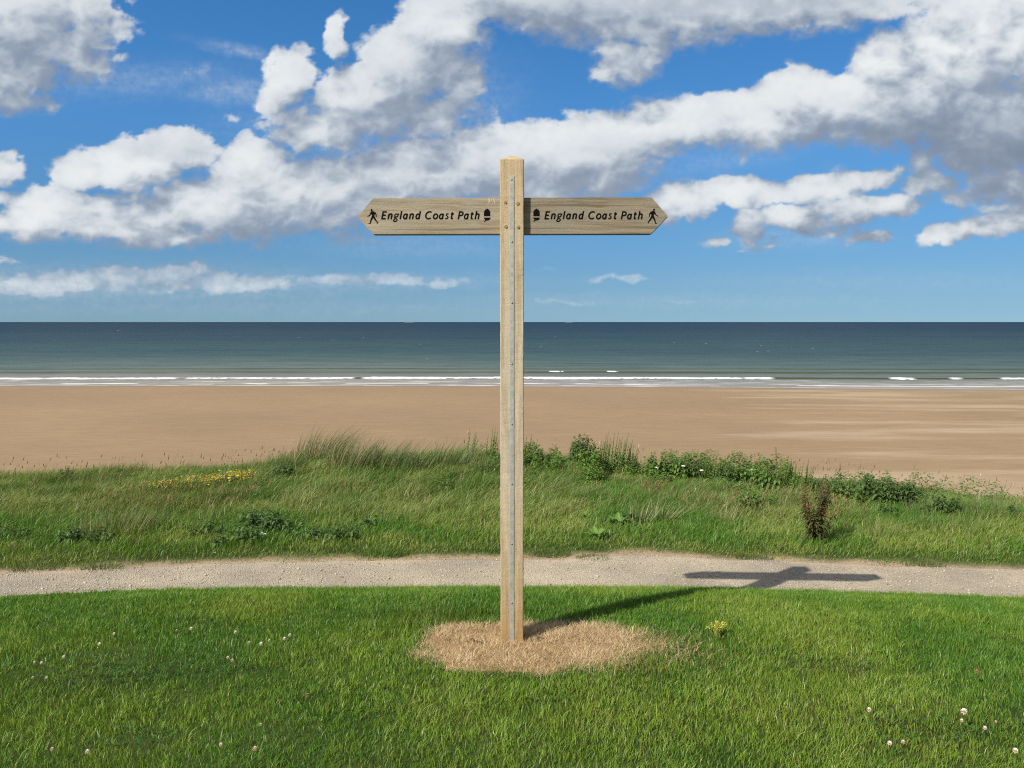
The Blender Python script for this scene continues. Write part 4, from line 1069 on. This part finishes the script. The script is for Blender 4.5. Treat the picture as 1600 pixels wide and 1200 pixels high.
# ------------------------------------------------------------------ plants on the bank
def G(*c): return np.array(c)
def vcol(c, s=.2): k = random.uniform(1 - s, 1 + s); return tuple(min(1, v * k) for v in c)
def bushy_clump(px, py, rad, h, nst, label, group=None, colr=(.05, .105, .025), kind='nettle', lean=.1, name='leafy_clump', cat='wild plant', zo=0.05):
    """several leafy stems from one root; nettle: drooping pairs; spire: narrow upright leaves"""
    g0 = on_ground(px, py)
    root = tag(empty(name, g0), label, cat, group)
    st, fo = MB(), MB()
    for i in range(nst):
        a = random.uniform(0, 6.28); r = rad * math.sqrt(random.random())
        bx, by = r * math.cos(a), r * math.sin(a) * .8
        bz = float(ground_z(g0.x + bx, g0.y + by)) - g0.z
        hh = h * random.uniform(.68, 1.0) * (1 - .25 * (r / (rad + .001)) ** 2)
        top = Vector((bx * 1.12 + lean * hh + random.uniform(-.03, .03), by * 1.1 + random.uniform(-.03, .03), bz + hh))
        b0 = Vector((bx, by, bz - .01)); mid = b0.lerp(top, .5) - Vector((lean * hh * .2, 0, 0))
        st.tube([b0, mid, top], [.0035, .003, .0012], vcol((.10, .13, .045)), 4)
        st.build('stem', M_LEAF, root); st = MB()
        n_ = int(hh / (.015 if kind == 'spire' else .034))
        for j in range(n_):
            t = (j + 1.5) / (n_ + 1)
            p_ = (b0.lerp(mid, t * 2) if t < .5 else mid.lerp(top, t * 2 - 1))
            if kind == 'spire':
                a = j * 2.4 + i; L_ = .072 * (1.12 - t) ** .6 * random.uniform(.7, 1.15); el_ = .55 + .7 * t
                fo.leaf(p_, (math.cos(a) * math.cos(el_), math.sin(a) * math.cos(el_), math.sin(el_)), L_, L_ * .42, .5, vcol(colr, .3), .12)
            else:
                a0 = (j % 2) * 1.57 + i
                sz = .062 * (1.0 if t < .75 else 1.15 - .9 * (t - .5)) * random.uniform(.75, 1.2)
                for a in (a0, a0 + 3.14):
                    el_ = random.uniform(-.15, .45) + (.4 if t > .9 else 0)
                    fo.leaf(p_, (math.cos(a) * math.cos(el_), math.sin(a) * math.cos(el_), math.sin(el_)), sz, sz * .55, random.uniform(.4, 1.0), vcol(colr, .3), .15)
        if kind != 'spire':
            for q in range(4):
                a = q * 1.57 + i
                fo.leaf(top, (math.cos(a) * .7, math.sin(a) * .7, .6), .03, .016, .3, vcol(tuple(c * 1.25 for c in colr), .2))
    if st.v: st.build('stem', M_LEAF, root)
    fo.build('foliage', M_LEAF, root)
    return root
DKG = (.062, .120, .030); MDG = (.098, .185, .036); LTG = (.150, .270, .048)
GN = 'dark nettle clumps on the grassy bank'; GS = 'tall leafy spires along the crest of the bank'; GB = 'bushy green clumps along the crest'
for a in [
 (733, 712, .05, .42, 3, 'first leafy green spire left of the post, tallest of those beside marram grass', GS, LTG, 'spire'),
 (768, 715, .08, .40, 4, 'leafy spire group almost touching the left edge of the post on the crest', GS, LTG, 'spire'),
 (826, 722, .07, .42, 4, 'leafy green spires just right of the post on the crest', GS, LTG, 'spire'),
 (848, 728, .10, .26, 5, 'shorter leafy spires second to the right of the post on the crest', GS, LTG, 'spire'),
 (908, 726, .16, .40, 12, 'dark bushy clump on the crest left of the tallest bright spire', GB, DKG, 'nettle'),
 (943, 728, .07, .46, 5, 'bright green spires standing between the dark bushy clump and the tallest spire', GS, LTG, 'spire'),
 (966, 732, .09, .52, 6, 'tallest bright green leafy spire on the crest right of the post', GS, LTG, 'spire'),
 (983, 736, .08, .42, 5, 'leafy spire leaning against the right side of the tallest one', GS, MDG, 'spire'),
 (1015, 742, .14, .30, 10, 'bushy green clump right of the tallest spires where the crest dips', GB, MDG, 'nettle'),
 (1055, 745, .16, .27, 12, 'bushy clump with a white flower head beside it, left one of the middle crest', GB, MDG, 'nettle'),
 (1082, 747, .13, .27, 10, 'round dark clump in the middle of the crest between two white flower heads', GB, DKG, 'nettle'),
 (1112, 750, .13, .36, 9, 'upright pointed leafy bush in the middle of the right crest', GB, LTG, 'spire'),
 (1140, 754, .16, .26, 12, 'dark leafy clump just left of the white flower head nearest the dock bush', GB, DKG, 'nettle'),
 (1175, 758, .15, .26, 11, 'green leafy clump behind the brightest white flower head', GB, MDG, 'nettle'),
 (1205, 765, .15, .30, 11, 'leafy clump at the foot of the lone tall seed stalk', GB, MDG, 'nettle'),
 (1234, 768, .12, .44, 9, 'high pointed green clump on the crest above the reddish dock', GB, LTG, 'spire'),
 (1256, 768, .06, .42, 4, 'narrow leafy spire right of the high clump above the dock', GS, MDG, 'spire'),
 (1290, 775, .18, .24, 12, 'low dark leafy clump on the crest right of the reddish dock', GB, DKG, 'nettle'),
 (1320, 782, .13, .22, 8, 'small green leafy clump lower on the right crest before the first rounded nettle', GB, MDG, 'nettle'),
 (1351, 780, .12, .30, 9, 'first rounded dark nettle right of the dock, standing proud of the crest', GN, DKG, 'nettle'),
 (1388, 786, .14, .30, 11, 'second rounded dark nettle along the right crest', GN, DKG, 'nettle'),
 (1421, 788, .10, .26, 7, 'small dark nettle third along the right crest', GN, DKG, 'nettle'),
 (1465, 800, .14, .27, 11, 'broad dark nettle left of a pair near the right edge of the bank', GN, DKG, 'nettle'),
 (1490, 800, .12, .26, 9, 'dark nettle forming the right half of the pair near the right edge', GN, DKG, 'nettle'),
 (1582, 808, .07, .22, 4, 'thin dark nettle alone at the far right edge of the bank', GN, DKG, 'nettle'),
 (1385, 800, .12, .16, 7, 'low dark nettle below the second rounded one on the right crest', GN, DKG, 'nettle'),
 (1180, 790, .16, .18, 8, 'low leafy clump in the grass left of and above the reddish dock', GB, MDG, 'nettle'),
 (395, 822, .20, .24, 16, 'large dark nettle patch on the left bank above the white litter', GN, DKG, 'nettle'),
 (388, 840, .12, .20, 8, 'dark nettle just left of the white litter on the left bank', GN, DKG, 'nettle'),
 (440, 822, .18, .20, 12, 'dark nettle patch right of and above the white litter', GN, DKG, 'nettle'),
 (478, 836, .13, .15, 7, 'small low nettle right of the white litter on the left bank', GN, DKG, 'nettle'),
 (536, 838, .12, .20, 8, 'single round dark nettle midway between the white litter and the post', GN, DKG, 'nettle'),
 (570, 822, .10, .17, 6, 'little dark nettle up the slope right of the single round one', GN, DKG, 'nettle'),
 (605, 815, .13, .14, 6, 'faint low nettle nearest to the post on the left bank', GN, MDG, 'nettle'),
 (322, 832, .14, .17, 9, 'dark nettle on the left bank below the yellow flowers', GN, DKG, 'nettle'),
 (345, 848, .09, .12, 5, 'tiny dark nettle low on the left bank near the path', GN, DKG, 'nettle'),
 (105, 842, .16, .17, 9, 'dark broad-leaved clump on the left bank low by the path edge', GN, DKG, 'nettle'),
 (150, 842, .14, .14, 8, 'dark leafy clump beside the pale tussock on the left bank', GN, DKG, 'nettle'),
 (10, 838, .14, .14, 7, 'dark leafy clump at the far left edge of the bank', GN, DKG, 'nettle'),
 (105, 748, .10, .18, 5, 'dark leafy plant poking above the crest at the far left', GB, DKG, 'nettle'),
 (430, 742, .16, .16, 9, 'dark green cushion on the crest between yellow flowers and marram grass', GB, DKG, 'nettle'),
 (690, 760, .10, .13, 4, 'dark leafy clump in the grass below the first spires left of the post', GB, MDG, 'nettle'),
]:
    bushy_clump(a[0], a[1] + 6, a[2] * 1.15, a[3] * (1.18 if a[1] < 800 else .85), int(a[4] * (2.3 if a[1] < 800 else 1.3)), a[5], a[6], a[7], a[8], name={'spire': 'leafy_spire'}.get(a[8], 'nettle') if a[6] != GB else 'leafy_clump')

# marram and tussock grass
def tussock(px, py, rad, h, nb_, label, cols, lean=(.55, 0), spread=.5, name='marram_tuft', wd=.006, group='long-bladed tussocks on the bank'):
    g0 = on_ground(px, py); mb = MB()
    for i in range(nb_):
        a = random.uniform(0, 6.28); r = rad * random.random() ** .6
        bx, by = r * math.cos(a), r * math.sin(a) * .8
        bz = float(ground_z(g0.x + bx, g0.y + by)) - g0.z - .01
        d = Vector((math.cos(a) * spread * random.random() + lean[0] * .35, math.sin(a) * spread * random.random(), 1))
        L_ = h * random.uniform(.5, 1.05)
        mb.blade((bx, by, bz), d, L_, wd * random.uniform(.6, 1.2), (lean[0] * L_ * random.uniform(.4, 1.0), lean[1] * L_, -.22 * L_ * random.random()), vcol(random.choice(cols), .25))
    o = mb.build(name, M_GRASS); o.location = g0
    return tag(o, label, 'grass tuft', group)
MC = [(.10, .15, .05), (.14, .18, .075), (.19, .20, .10), (.07, .13, .04)]
MP = [(.25, .26, .13), (.19, .21, .10), (.12, .16, .05)]
tussock(500, 722, .34, .60, 460, 'tallest wind-swept marram tuft on the crest left of the post', MC + [(.30, .25, .14)], (.7, 0))
tussock(545, 730, .32, .50, 380, 'marram tuft with straw blades right against the tallest one', MC + [(.33, .27, .15)], (.75, 0))
tussock(595, 732, .30, .46, 300, 'blue-green marram tuft midway along the crest left of the post', MC, (.75, 0))
tussock(640, 735, .28, .44, 240, 'thinner marram tuft third to the left from the leafy spires', MC, (.75, 0))
tussock(700, 732, .28, .46, 260, 'marram tuft beside the first leafy spires left of the post', MC, (.7, 0))
tussock(765, 742, .22, .34, 180, 'marram tuft right behind the left side of the post', MC, (.6, 0))
tussock(445, 735, .20, .34, 160, 'small marram tuft left of the tallest one above the dark cushion', MC, (.7, 0))
tussock(140, 762, .30, .30, 220, 'pale marram tuft on the crest at the far left', MC + MP, (.6, 0))
tussock(75, 775, .24, .24, 160, 'lower pale tuft left of the far-left crest marram', MC + MP, (.5, 0))
tussock(180, 835, .32, .30, 300, 'large pale silvery tussock on the left bank above the path', MP, (.6, 0))
tussock(215, 826, .24, .26, 180, 'pale tussock right behind the large silvery one', MP, (.55, 0))
tussock(1345, 778, .26, .26, 170, 'green tuft on the right crest left of the first rounded nettle', MC, (.15, 0))
tussock(1440, 802, .20, .22, 120, 'loose green tuft between the small nettle and the pair on the right', MC, (.2, 0))
tussock(1540, 806, .30, .28, 190, 'loose green tuft near the right edge of the crest', MC, (-.1, 0))
tussock(1475, 830, .34, .24, 200, 'tall upright green tuft on the right bank below the nettle pair', [(.10, .17, .04), (.15, .19, .06)], (.1, 0))
tussock(1375, 840, .20, .20, 110, 'upright pale-tipped tuft on the right bank midway to the path', [(.10, .17, .04), (.27, .26, .13)], (.15, 0))
tussock(590, 870, .18, .10, 160, 'low fresh green tuft at the path edge left of the post', [(.08, .17, .03)], (.3, 0))
tussock(1000, 818, .13, .30, 70, 'fan of pale dry stalks in the right bank grass, left one of two', [(.33, .32, .20), (.25, .27, .13), (.12, .17, .06)], (.35, 0), .75, 'stalk_fan', .007)
tussock(1035, 812, .12, .28, 60, 'fan of pale stalks leaning right, beside the other fan', [(.33, .31, .19), (.22, .24, .12)], (.7, 0), .8, 'stalk_fan', .007)
tussock(1128, 818, .16, .26, 70, 'sparse dry stalks in the right bank between the fans and the dock', [(.33, .29, .17), (.22, .24, .12)], (.2, 0), .7, 'stalk_fan', .006)
tussock(1012, 772, .12, .26, 70, 'rusty brown dead blades among the green weeds below the tallest spires', [(.24, .13, .06), (.16, .08, .04), (.33, .26, .14)], (.5, 0), .5, 'brown_tuft', .007)
for k, (px, py, rr) in enumerate(((928, 884, .14), (60, 898, .20), (160, 899, .16), (862, 875, .16), (1178, 882, .15), (1440, 892, .17), (620, 876, .10))):
    tussock(px, py - 9, rr, .055, 520, ['dark green grass tongue creeping onto the path right of the post', 'dark grass tongue hanging over the far left path edge', 'second dark grass tongue over the left path edge', 'short grass tongue on the path edge just right of the post', 'grass tongue beside the shadow of the signpost head', 'dark grass tongue on the right path edge beyond the shadow arm tip', 'small grass tongue on the path edge left of the post'][k], [(.05, .10, .02), (.075, .13, .03), (.12, .15, .04)], (.3, -.15), 1.0, 'grass_tongue', .005, 'grass tongues on the far path edge')

# reddish dock bush
g0 = on_ground(1272, 846)
root = tag(empty('dock_bush', g0), 'reddish brown seeding dock bush standing on the right bank near the path', 'wild plant')
st, sd, lf = MB(), MB(), MB()
RC = [(.19, .075, .04), (.14, .06, .03), (.10, .075, .03), (.23, .10, .05)]; GC = [(.07, .09, .03), (.05, .08, .025), (.09, .10, .035)]
for i in range(20):
    a = random.uniform(0, 6.28); r = .15 * random.random()
    hh = random.uniform(.30, .50) if i > 3 else random.uniform(.5, .60)
    b0 = Vector((r * .4 * math.cos(a), r * .4 * math.sin(a), -.01)); tp = Vector((math.cos(a) * (r + .055) + (-.03 if i < 4 else .01), math.sin(a) * (r + .04), hh))
    st.tube([b0, b0.lerp(tp, .5) + Vector((0, 0, .02)), tp], [.004, .003, .0012], vcol((.14, .075, .04)), 4)
    red = random.random() < .55
    for j in range(int(hh * 190)):
        t = .25 + .75 * j / (hh * 190)
        p_ = b0.lerp(tp, t) + Vector((random.gauss(0, .014), random.gauss(0, .014), random.gauss(0, .008)))
        d = Vector((random.uniform(-1, 1), random.uniform(-1, 1), random.uniform(.2, 1)))
        sd.leaf(p_, d, random.uniform(.014, .028), random.uniform(.008, .014), .2, vcol(random.choice(RC if (red and t > .35) else RC[:1] + GC * 2), .3))
    for j in range(15):
        t = random.uniform(.02, .75); aa = random.uniform(0, 6.28)
        lf.leaf(b0.lerp(tp, t), (math.cos(aa), math.sin(aa), random.uniform(.1, .9)), random.uniform(.06, .12), .02, .6, vcol(GC[i % 3], .3))
st.build('stem', M_LEAF, root); sd.build('seed_cluster', M_LEAF, root); lf.build('foliage', M_LEAF, root)
# broad-leaved dock and other rosettes
def rosette(px, py, nl, L_, label, colr=(.12, .225, .045), wr=.36, up=.8):
    g0 = on_ground(px, py); mb = MB()
    for i in range(nl):
        a = 6.28 * i / nl + random.uniform(-.3, .3); e = up * random.uniform(.7, 1.7)
        mb.leaf((0.02 * math.cos(a), 0.02 * math.sin(a), 0.01), (math.cos(a), math.sin(a) * .8, e), L_ * random.uniform(.7, 1.15), L_ * wr * random.uniform(.8, 1.1), random.uniform(.1, .5), vcol(colr, .2), .12)
    o = mb.build('broadleaf_rosette', M_LEAF); o.location = g0
    return tag(o, label, 'wild plant', 'broad-leaved rosettes on the bank')
rosette(932, 842, 10, .15, 'broad light green dock leaves lowest on the bank right of the post')
rosette(965, 822, 13, .17, 'broad green dock leaves at the foot of the pale stalk fans')
rosette(986, 815, 10, .15, 'dark shiny dock leaves tucked against the left stalk fan', (.05, .12, .03))
rosette(915, 812, 8, .11, 'small light green rosette highest and nearest the post on the right bank')
rosette(1150, 765, 10, .15, 'pale broad leaves below the white flower head on the crest', (.11, .19, .05))
rosette(205, 748, 9, .14, 'pale broad-leaved rosette on the crest left of the yellow flowers', (.11, .18, .06))
# lone seed stalk
g0 = on_ground(1212, 752)
root = tag(empty('seed_stalk', g0), 'lone tall thin seed stalk rising against the sand on the right crest', 'wild plant')
mb = MB(); mb.tube([(0, 0, 0), (.01, 0, .25), (-.01, 0, .46)], [.004, .003, .0015], (.12, .13, .06), 4); mb.build('stem', M_LEAF, root)
mb = MB()
for j in range(40):
    t = .45 + .55 * j / 40; a = j * 2.4
    mb.leaf((-.01 + .02 * (1 - t), 0, .46 * t), (math.cos(a), math.sin(a), .5), .02 + .02 * (1 - t), .012, .3, vcol((.09, .12, .035)))
mb.build('foliage', M_LEAF, root)
# pale dead stems above the crest
def dead_stem(px, py, h, lean_, label):
    g0 = on_ground(px, py); mb = MB()
    mb.tube([(0, 0, 0), (lean_ * h * .4, 0, h * .55), (lean_ * h, 0, h)], [.0035, .003, .002], (.42, .37, .25), 4)
    mb.blob((lean_ * h, 0, h + .02), (.007, .007, .028), (.48, .42, .28), .2)
    o = mb.build('dead_stem', M_DRY); o.location = g0
    return tag(o, label, 'dry stem', 'pale dry stems on the crest')
dead_stem(462, 738, .38, -.05, 'pale dry stem on the crest left of the tallest marram tuft')
dead_stem(735, 722, .38, -.08, 'pale dry stem beside the first spire left of the post')
dead_stem(655, 735, .30, .10, 'short pale dry stem among the thin marram')
dead_stem(936, 728, .30, .02, 'pale dry stem in front of the bushy clump right of the post')
dead_stem(1003, 742, .36, -.12, 'tall pale dry stem leaning left beside the tallest spires')
dead_stem(1528, 800, .38, .03, 'straight pale dry stem near the right edge of the crest')
# yellow flowers
root = tag(empty('yellow_flower_patch', on_ground(325, 762)), 'patch of small yellow flowers on the crest of the left bank', 'wild flowers')
fo = MB(); proto = None
g0 = root.location.copy()
fl = MB()
for q in range(7):
    a = q * .9; fl.leaf((0, 0, 0), (math.cos(a), math.sin(a), .35), .020, .016, 0, (.75, .50, .02), .05)
fme = fl.mesh('flower', M_PETAL)
rest = MB()
for i in range(330):
    t = random.random()
    px, py = 238 + 160 * t + random.gauss(0, 7), 769 - 19 * t + random.gauss(0, 4.5) + 3
    g = on_ground(px, py); rel = g - g0
    for q in range(4):
        a = random.uniform(0, 6.28)
        fo.leaf(rel + Vector((0, 0, random.uniform(.01, .07))), (math.cos(a), math.sin(a), .7), .05, .018, .2, vcol((.06, .12, .025), .3))
    if i < 330:
        px, py = 238 + 160 * t + random.gauss(0, 6), 769 - 19 * t + random.gauss(0, 4) + 1
        g = on_ground(px, py); loc_ = g - g0 + Vector((0, 0, random.uniform(.075, .12)))
        if i >= 98:
            for q in range(6):
                b_ = q * 1.05; rest.leaf(loc_, (math.cos(b_) * .8, math.sin(b_) * .8 - .3, .4), .012, .010, 0, (.75, .50, .02), .05)
            continue
        o = bpy.data.objects.new('flower', fme); COL.objects.link(o); o.parent = root
        o.location = loc_; o.rotation_euler = (random.uniform(.2, 1.1), random.uniform(-.4, .4), random.uniform(0, 6)); k_ = random.uniform(.5, .85); o.scale = (k_, k_, k_)
fo.build('foliage', M_LEAF, root)
tag(rest.build('flower', M_PETAL, root), kind='stuff')
# white umbels
def umbel(px, py, h, r, label):
    r = r * .62; py += 4
    g0 = on_ground(px, py); root = tag(empty('white_umbel', g0), label, 'wild flower', 'white flower heads on the crest')
    mb = MB(); mb.tube([(0, 0, 0), (.01, 0, h * .5), (0, -.01, h)], .003, (.10, .15, .05), 4); mb.build('stem', M_LEAF, root)
    mb = MB()
    for i in range(46):
        a = random.uniform(0, 6.28); q = r * math.sqrt(random.random())
        mb.blob((q * math.cos(a), -.01 + q * math.sin(a), h + .01 - q * q * 4), (.006, .006, .004), vcol((.80, .80, .74), .1), .2, 5, 2)
    mb.build('flower_head', M_PETAL, root)
umbel(1024, 752, .20, .032, 'small white flower head right below the tallest leafy spires')
umbel(1067, 752, .22, .034, 'flat white flower head between two bushy clumps in the middle of the crest')
umbel(1096, 755, .19, .036, 'flat white flower head at the right foot of the round dark clump')
umbel(1176, 757, .22, .046, 'largest and brightest white flower head on the right crest')
# scraps
def scrap(px, py, label, colr, size, name, cat, M=M_PETAL):
    g0 = on_ground(px, py, .02); mb = MB()
    for i in range(7):
        a = random.uniform(0, 6.28)
        mb.leaf((random.gauss(0, size * .2), random.gauss(0, size * .15), .01 + size * .1 * i / 7), (math.cos(a), math.sin(a) * .5, random.uniform(.1, .8)), size, size * .7, .2, vcol(colr, .15), .3)
    o = mb.build(name, M); o.location = g0
    return tag(o, label, cat)
scrap(411, 838, 'crumpled white litter lying in the nettles of the left bank', (.78, .80, .82), .035, 'litter_scrap', 'litter')
scrap(233, 741, 'white scrap caught on the crest at the left beside the pale rosette', (.7, .72, .7), .030, 'litter_scrap', 'litter')
scrap(336, 866, 'pale crumb of litter at the grassy edge of the path on the left', (.6, .58, .52), .014, 'litter_scrap', 'litter')
# curled brown leaf and pale weed in the lawn
g0 = on_ground(744, 1003, .01); mb = MB()
for i in range(9):
    a = random.uniform(0, 6.28); mb.leaf((random.gauss(0, .012), random.gauss(0, .008), .004), (math.cos(a), math.sin(a), .5), .03, .016, .3, vcol((.055, .028, .016)))
o = mb.build('curled_leaf', M_DRY); o.location = g0; tag(o, 'curled dark brown leaf on the dead grass left of the post', 'dead leaf')
g0 = on_ground(838, 1000, .01); mb = MB()
for i in range(12):
    mb.blob((random.gauss(0, .03), random.gauss(0, .012), .004), (random.uniform(.004, .010),) * 3, vcol(random.choice([(.07, .05, .035), (.25, .2, .15), (.04, .03, .02)])), .3)
o = mb.build('soil_crumbs', M_STONE); o.location = g0; tag(o, 'dark crumbs of soil in the shade at the right foot of the post', 'soil', kind='stuff')
g0 = on_ground(1119, 996, .0); mb = MB()
for i in range(34):
    a = random.uniform(0, 6.28); r = random.uniform(0, .045)
    p_ = Vector((r * math.cos(a), r * math.sin(a), .045 + random.uniform(0, .03)))
    for q in range(3):
        b_ = a + random.gauss(0, .8); mb.leaf(p_, (math.cos(b_), math.sin(b_), random.uniform(0, .9)), .018, .007, .2, vcol((.42, .42, .07), .2))
    mb.tube([(r * .2 * math.cos(a), r * .2 * math.sin(a), 0), p_], .0012, (.25, .30, .07), 3)
o = mb.build('yellow_weed', M_LEAF); o.location = g0; tag(o, 'pale yellow feathery weed in the lawn right of the dead grass', 'weed')

# white clover flowers standing in the lawn
st = MB(); st.tube([(0, 0, 0), (.003, 0, .035), (0, 0, .07)], .0011, (.09, .16, .04), 4); stem_me = st.mesh('stem', M_LEAF)
def clover_head(seed, colr, low):
    random.seed(seed); mb = MB()
    for i in range(34):
        zf = 1 - 2 * (i + .5) / 34; a = i * 2.4; q = math.sqrt(1 - zf * zf)
        d = Vector((q * math.cos(a), q * math.sin(a), zf))
        c_ = colr if zf > -.2 else low
        mb.leaf(Vector((0, 0, .072)) + d * .003, (d.x, d.y, d.z + .35), .0085, .0042, .0, vcol(c_, .12), .2)
    return mb.mesh('flower_head', M_PETAL)
HEADS = [clover_head(1, (.80, .78, .70), (.52, .36, .28)), clover_head(2, (.66, .56, .50), (.38, .22, .16)), clover_head(3, (.35, .20, .15), (.25, .14, .10))]
random.seed(99)
CF = [
 (101, 1027, 0, 1.0, 'white clover flower left of the pair beside the darkest clover patch'),
 (156, 1008, 0, 1.2, 'white clover flower lower right of the highest one on the left lawn'),
 (179, 991, 0, 1.0, 'small white clover flower highest on the left lawn, nearest the path'),
 (52, 1036, 0, .8, 'tiny clover flower above left of a brighter one at the left edge of the lawn'),
 (66, 1037, 0, 1.0, 'bright clover flower right of a tiny one near the left edge of the lawn'),
 (50, 1060, 1, .9, 'dull clover flower lowest left of the cluster at the left lawn edge'),
 (71, 1060, 0, .8, 'faint clover flower just right of the dull one at the left lawn edge'),
 (301, 983, 0, 1.25, 'large white clover flower nearest the path in the middle of the left lawn'),
 (275, 986, 1, .8, 'brownish small clover flower left of the large one nearest the path'),
 (370, 988, 0, 1.1, 'white clover flower alone between the large one and the row of five'),
 (388, 1006, 1, 1.1, 'pinkish clover flower starting the row of five left of the post'),
 (408, 1006, 0, 1.2, 'double clover flower second in the row of five left of the post'),
 (421, 1002, 0, .9, 'small white clover flower in the middle of the row of five'),
 (445, 998, 0, 1.15, 'clover flower fourth in the row of five, on a browner base'),
 (456, 993, 0, 1.1, 'clover flower ending the row of five, nearest the post'),
 (355, 1027, 0, .9, 'upper clover flower of the close pair below the row of five'),
 (360, 1033, 1, 1.1, 'lower pinkish clover flower of the close pair below the row of five'),
 (81, 1173, 1, 1.0, 'buff clover flower in the lower left corner of the lawn'),
 (137, 1176, 0, 1.1, 'white clover flower right of the buff one in the lower left corner'),
 (345, 1163, 0, .9, 'white clover flower alone at the bottom of the lawn left of centre'),
 (396, 1172, 1, 1.2, 'large buff clover flower lowest on the lawn left of centre'),
 (406, 1133, 1, .8, 'faint clover flower above the large buff one at the bottom'),
 (481, 1086, 2, 1.1, 'reddish brown faded clover flower on the lawn left of the dead grass'),
 (1358, 1111, 0, 1.2, 'round white clover flower leftmost on the right part of the lawn'),
 (1510, 1113, 0, 1.7, 'biggest clover flower, white above pink, on the right part of the lawn'),
 (1504, 1126, 0, .9, 'small white clover flower directly under the biggest one'),
 (1538, 1138, 0, 1.0, 'white clover flower down and right of the biggest one'),
 (1558, 1129, 1, .7, 'faint tiny clover flower right of the biggest one'),
 (1390, 1161, 0, 1.2, 'bright white clover flower left of a pair near the bottom right'),
 (1410, 1159, 1, 1.0, 'pinkish clover flower right of a pair near the bottom right'),
 (1589, 1175, 0, 1.3, 'white clover flower in the bottom right corner of the lawn'),
 (1527, 1051, 2, 1.3, 'brown faded clover flower highest on the right part of the lawn'),
 (1425, 1058, 2, .9, 'dull brown clover flower left of the other brown one on the right lawn'),
]
for px, py, hk, sc_, lab in CF:
    sc_ *= .74
    g0 = on_ground(px, py, .068 * sc_)
    root = tag(empty('clover_flower', (g0.x, g0.y, float(ground_z(g0.x, g0.y)))), lab, 'clover flower', 'clover flowers in the lawn')
    for nm, me in (('stem', stem_me), ('flower_head', HEADS[hk])):
        o = bpy.data.objects.new(nm, me); COL.objects.link(o); o.parent = root
    root.rotation_euler = (random.uniform(-.12, .12), random.uniform(-.12, .12), random.uniform(0, 6.28)); root.scale = (sc_,) * 3

# ------------------------------------------------------------------ ships on the horizon and gulls
m, n, l, b = mat_new('ship_hull_hazed'); b.inputs['Base Color'].default_value = (.10, .16, .22, 1); b.inputs['Roughness'].default_value = .6; M_SHIP = m  # blue-grey of distance haze is put into the hull colour
m, n, l, b = mat_new('ship_house_hazed'); b.inputs['Base Color'].default_value = (.22, .29, .36, 1); b.inputs['Roughness'].default_value = .6; M_SHIP2 = m  # same distance haze in the colour of house and cranes
def ship(px, length, label, flip=1):
    D = 9000.0; x_ = (px - 800) / F * D * 1.003
    root = tag(empty('cargo_ship', (x_, D, SEA_Z)), label, 'ship', 'cargo ships on the horizon')
    L_ = length; mb = MB()
    pr = [(-.5, 9), (-.47, -2), (.46, -2), (.52, 11), (.42, 10), (.40, 8.5), (-.30, 8.5), (-.5, 9)][:7]
    pr = [(a * L_ * flip, c) for a, c in pr]
    vs = [(a, -9, c) for a, c in pr] + [(a, 9, c) for a, c in pr]; k = len(pr)
    mb.add(vs, [tuple(range(k)), tuple(range(2 * k - 1, k - 1, -1))] + [(i, (i + 1) % k, k + (i + 1) % k, k + i) for i in range(k)])
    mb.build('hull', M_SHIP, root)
    mb = MB(); mb.box(sorted2(-.47 * L_ * flip, -.34 * L_ * flip, -8, 8, 8.5, 21)[0], sorted2(-.47 * L_ * flip, -.34 * L_ * flip, -8, 8, 8.5, 21)[1]); mb.box(sorted2(-.45 * L_ * flip, -.41 * L_ * flip, -3, 3, 21, 25)[0], sorted2(-.45 * L_ * flip, -.41 * L_ * flip, -3, 3, 21, 25)[1])
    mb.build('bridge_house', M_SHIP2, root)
    mb = MB()
    for q in (-.15, .05, .25): mb.box((q * L_ * flip - 1, -1, 8.4), (q * L_ * flip + 1, 1, 18)); 
    for q in (-.22, -.02, .18): mb.box((q * L_ * flip - 7, -7, 8.4), (q * L_ * flip + 7, 7, 11))
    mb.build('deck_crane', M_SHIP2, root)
def sorted2(a, c, y0, y1, z0, z1): return (min(a, c), y0, z0), (max(a, c), y1, z1)
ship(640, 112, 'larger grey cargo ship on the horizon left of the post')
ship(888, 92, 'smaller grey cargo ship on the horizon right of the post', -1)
def gull(px, py, D, span, label):
    q = on_plane(px, py, D); mb = MB()
    root = tag(empty('gull', Vector(q), random.uniform(-.6, .6)), label, 'gull', 'gulls over the sea')
    for s_ in (-1, 1):
        mb.add([(0, -.06, .02), (0, .10, .02), (s_ * span * .25, .08, .10), (s_ * span * .25, -.10, .10), (s_ * span * .5, .14, .03)],
               [(0, 1, 2, 3), (3, 2, 4)], (.78, .79, .80))
    mb.build('wing', M_PETAL, root)
    mb = MB(); mb.blob((0, 0, 0), (.07, .22, .07), (.85, .85, .85), 0, 8, 4); mb.blob((0, -.22, .03), (.045, .07, .045), (.85, .85, .85), 0, 7, 3); mb.build('body', M_PETAL, root)
gull(185, 517, 240, 1.3, 'white gull low over the dark sea at the far left')
gull(1048, 484, 300, 1.3, 'white gull in the sky just above the horizon on the right')
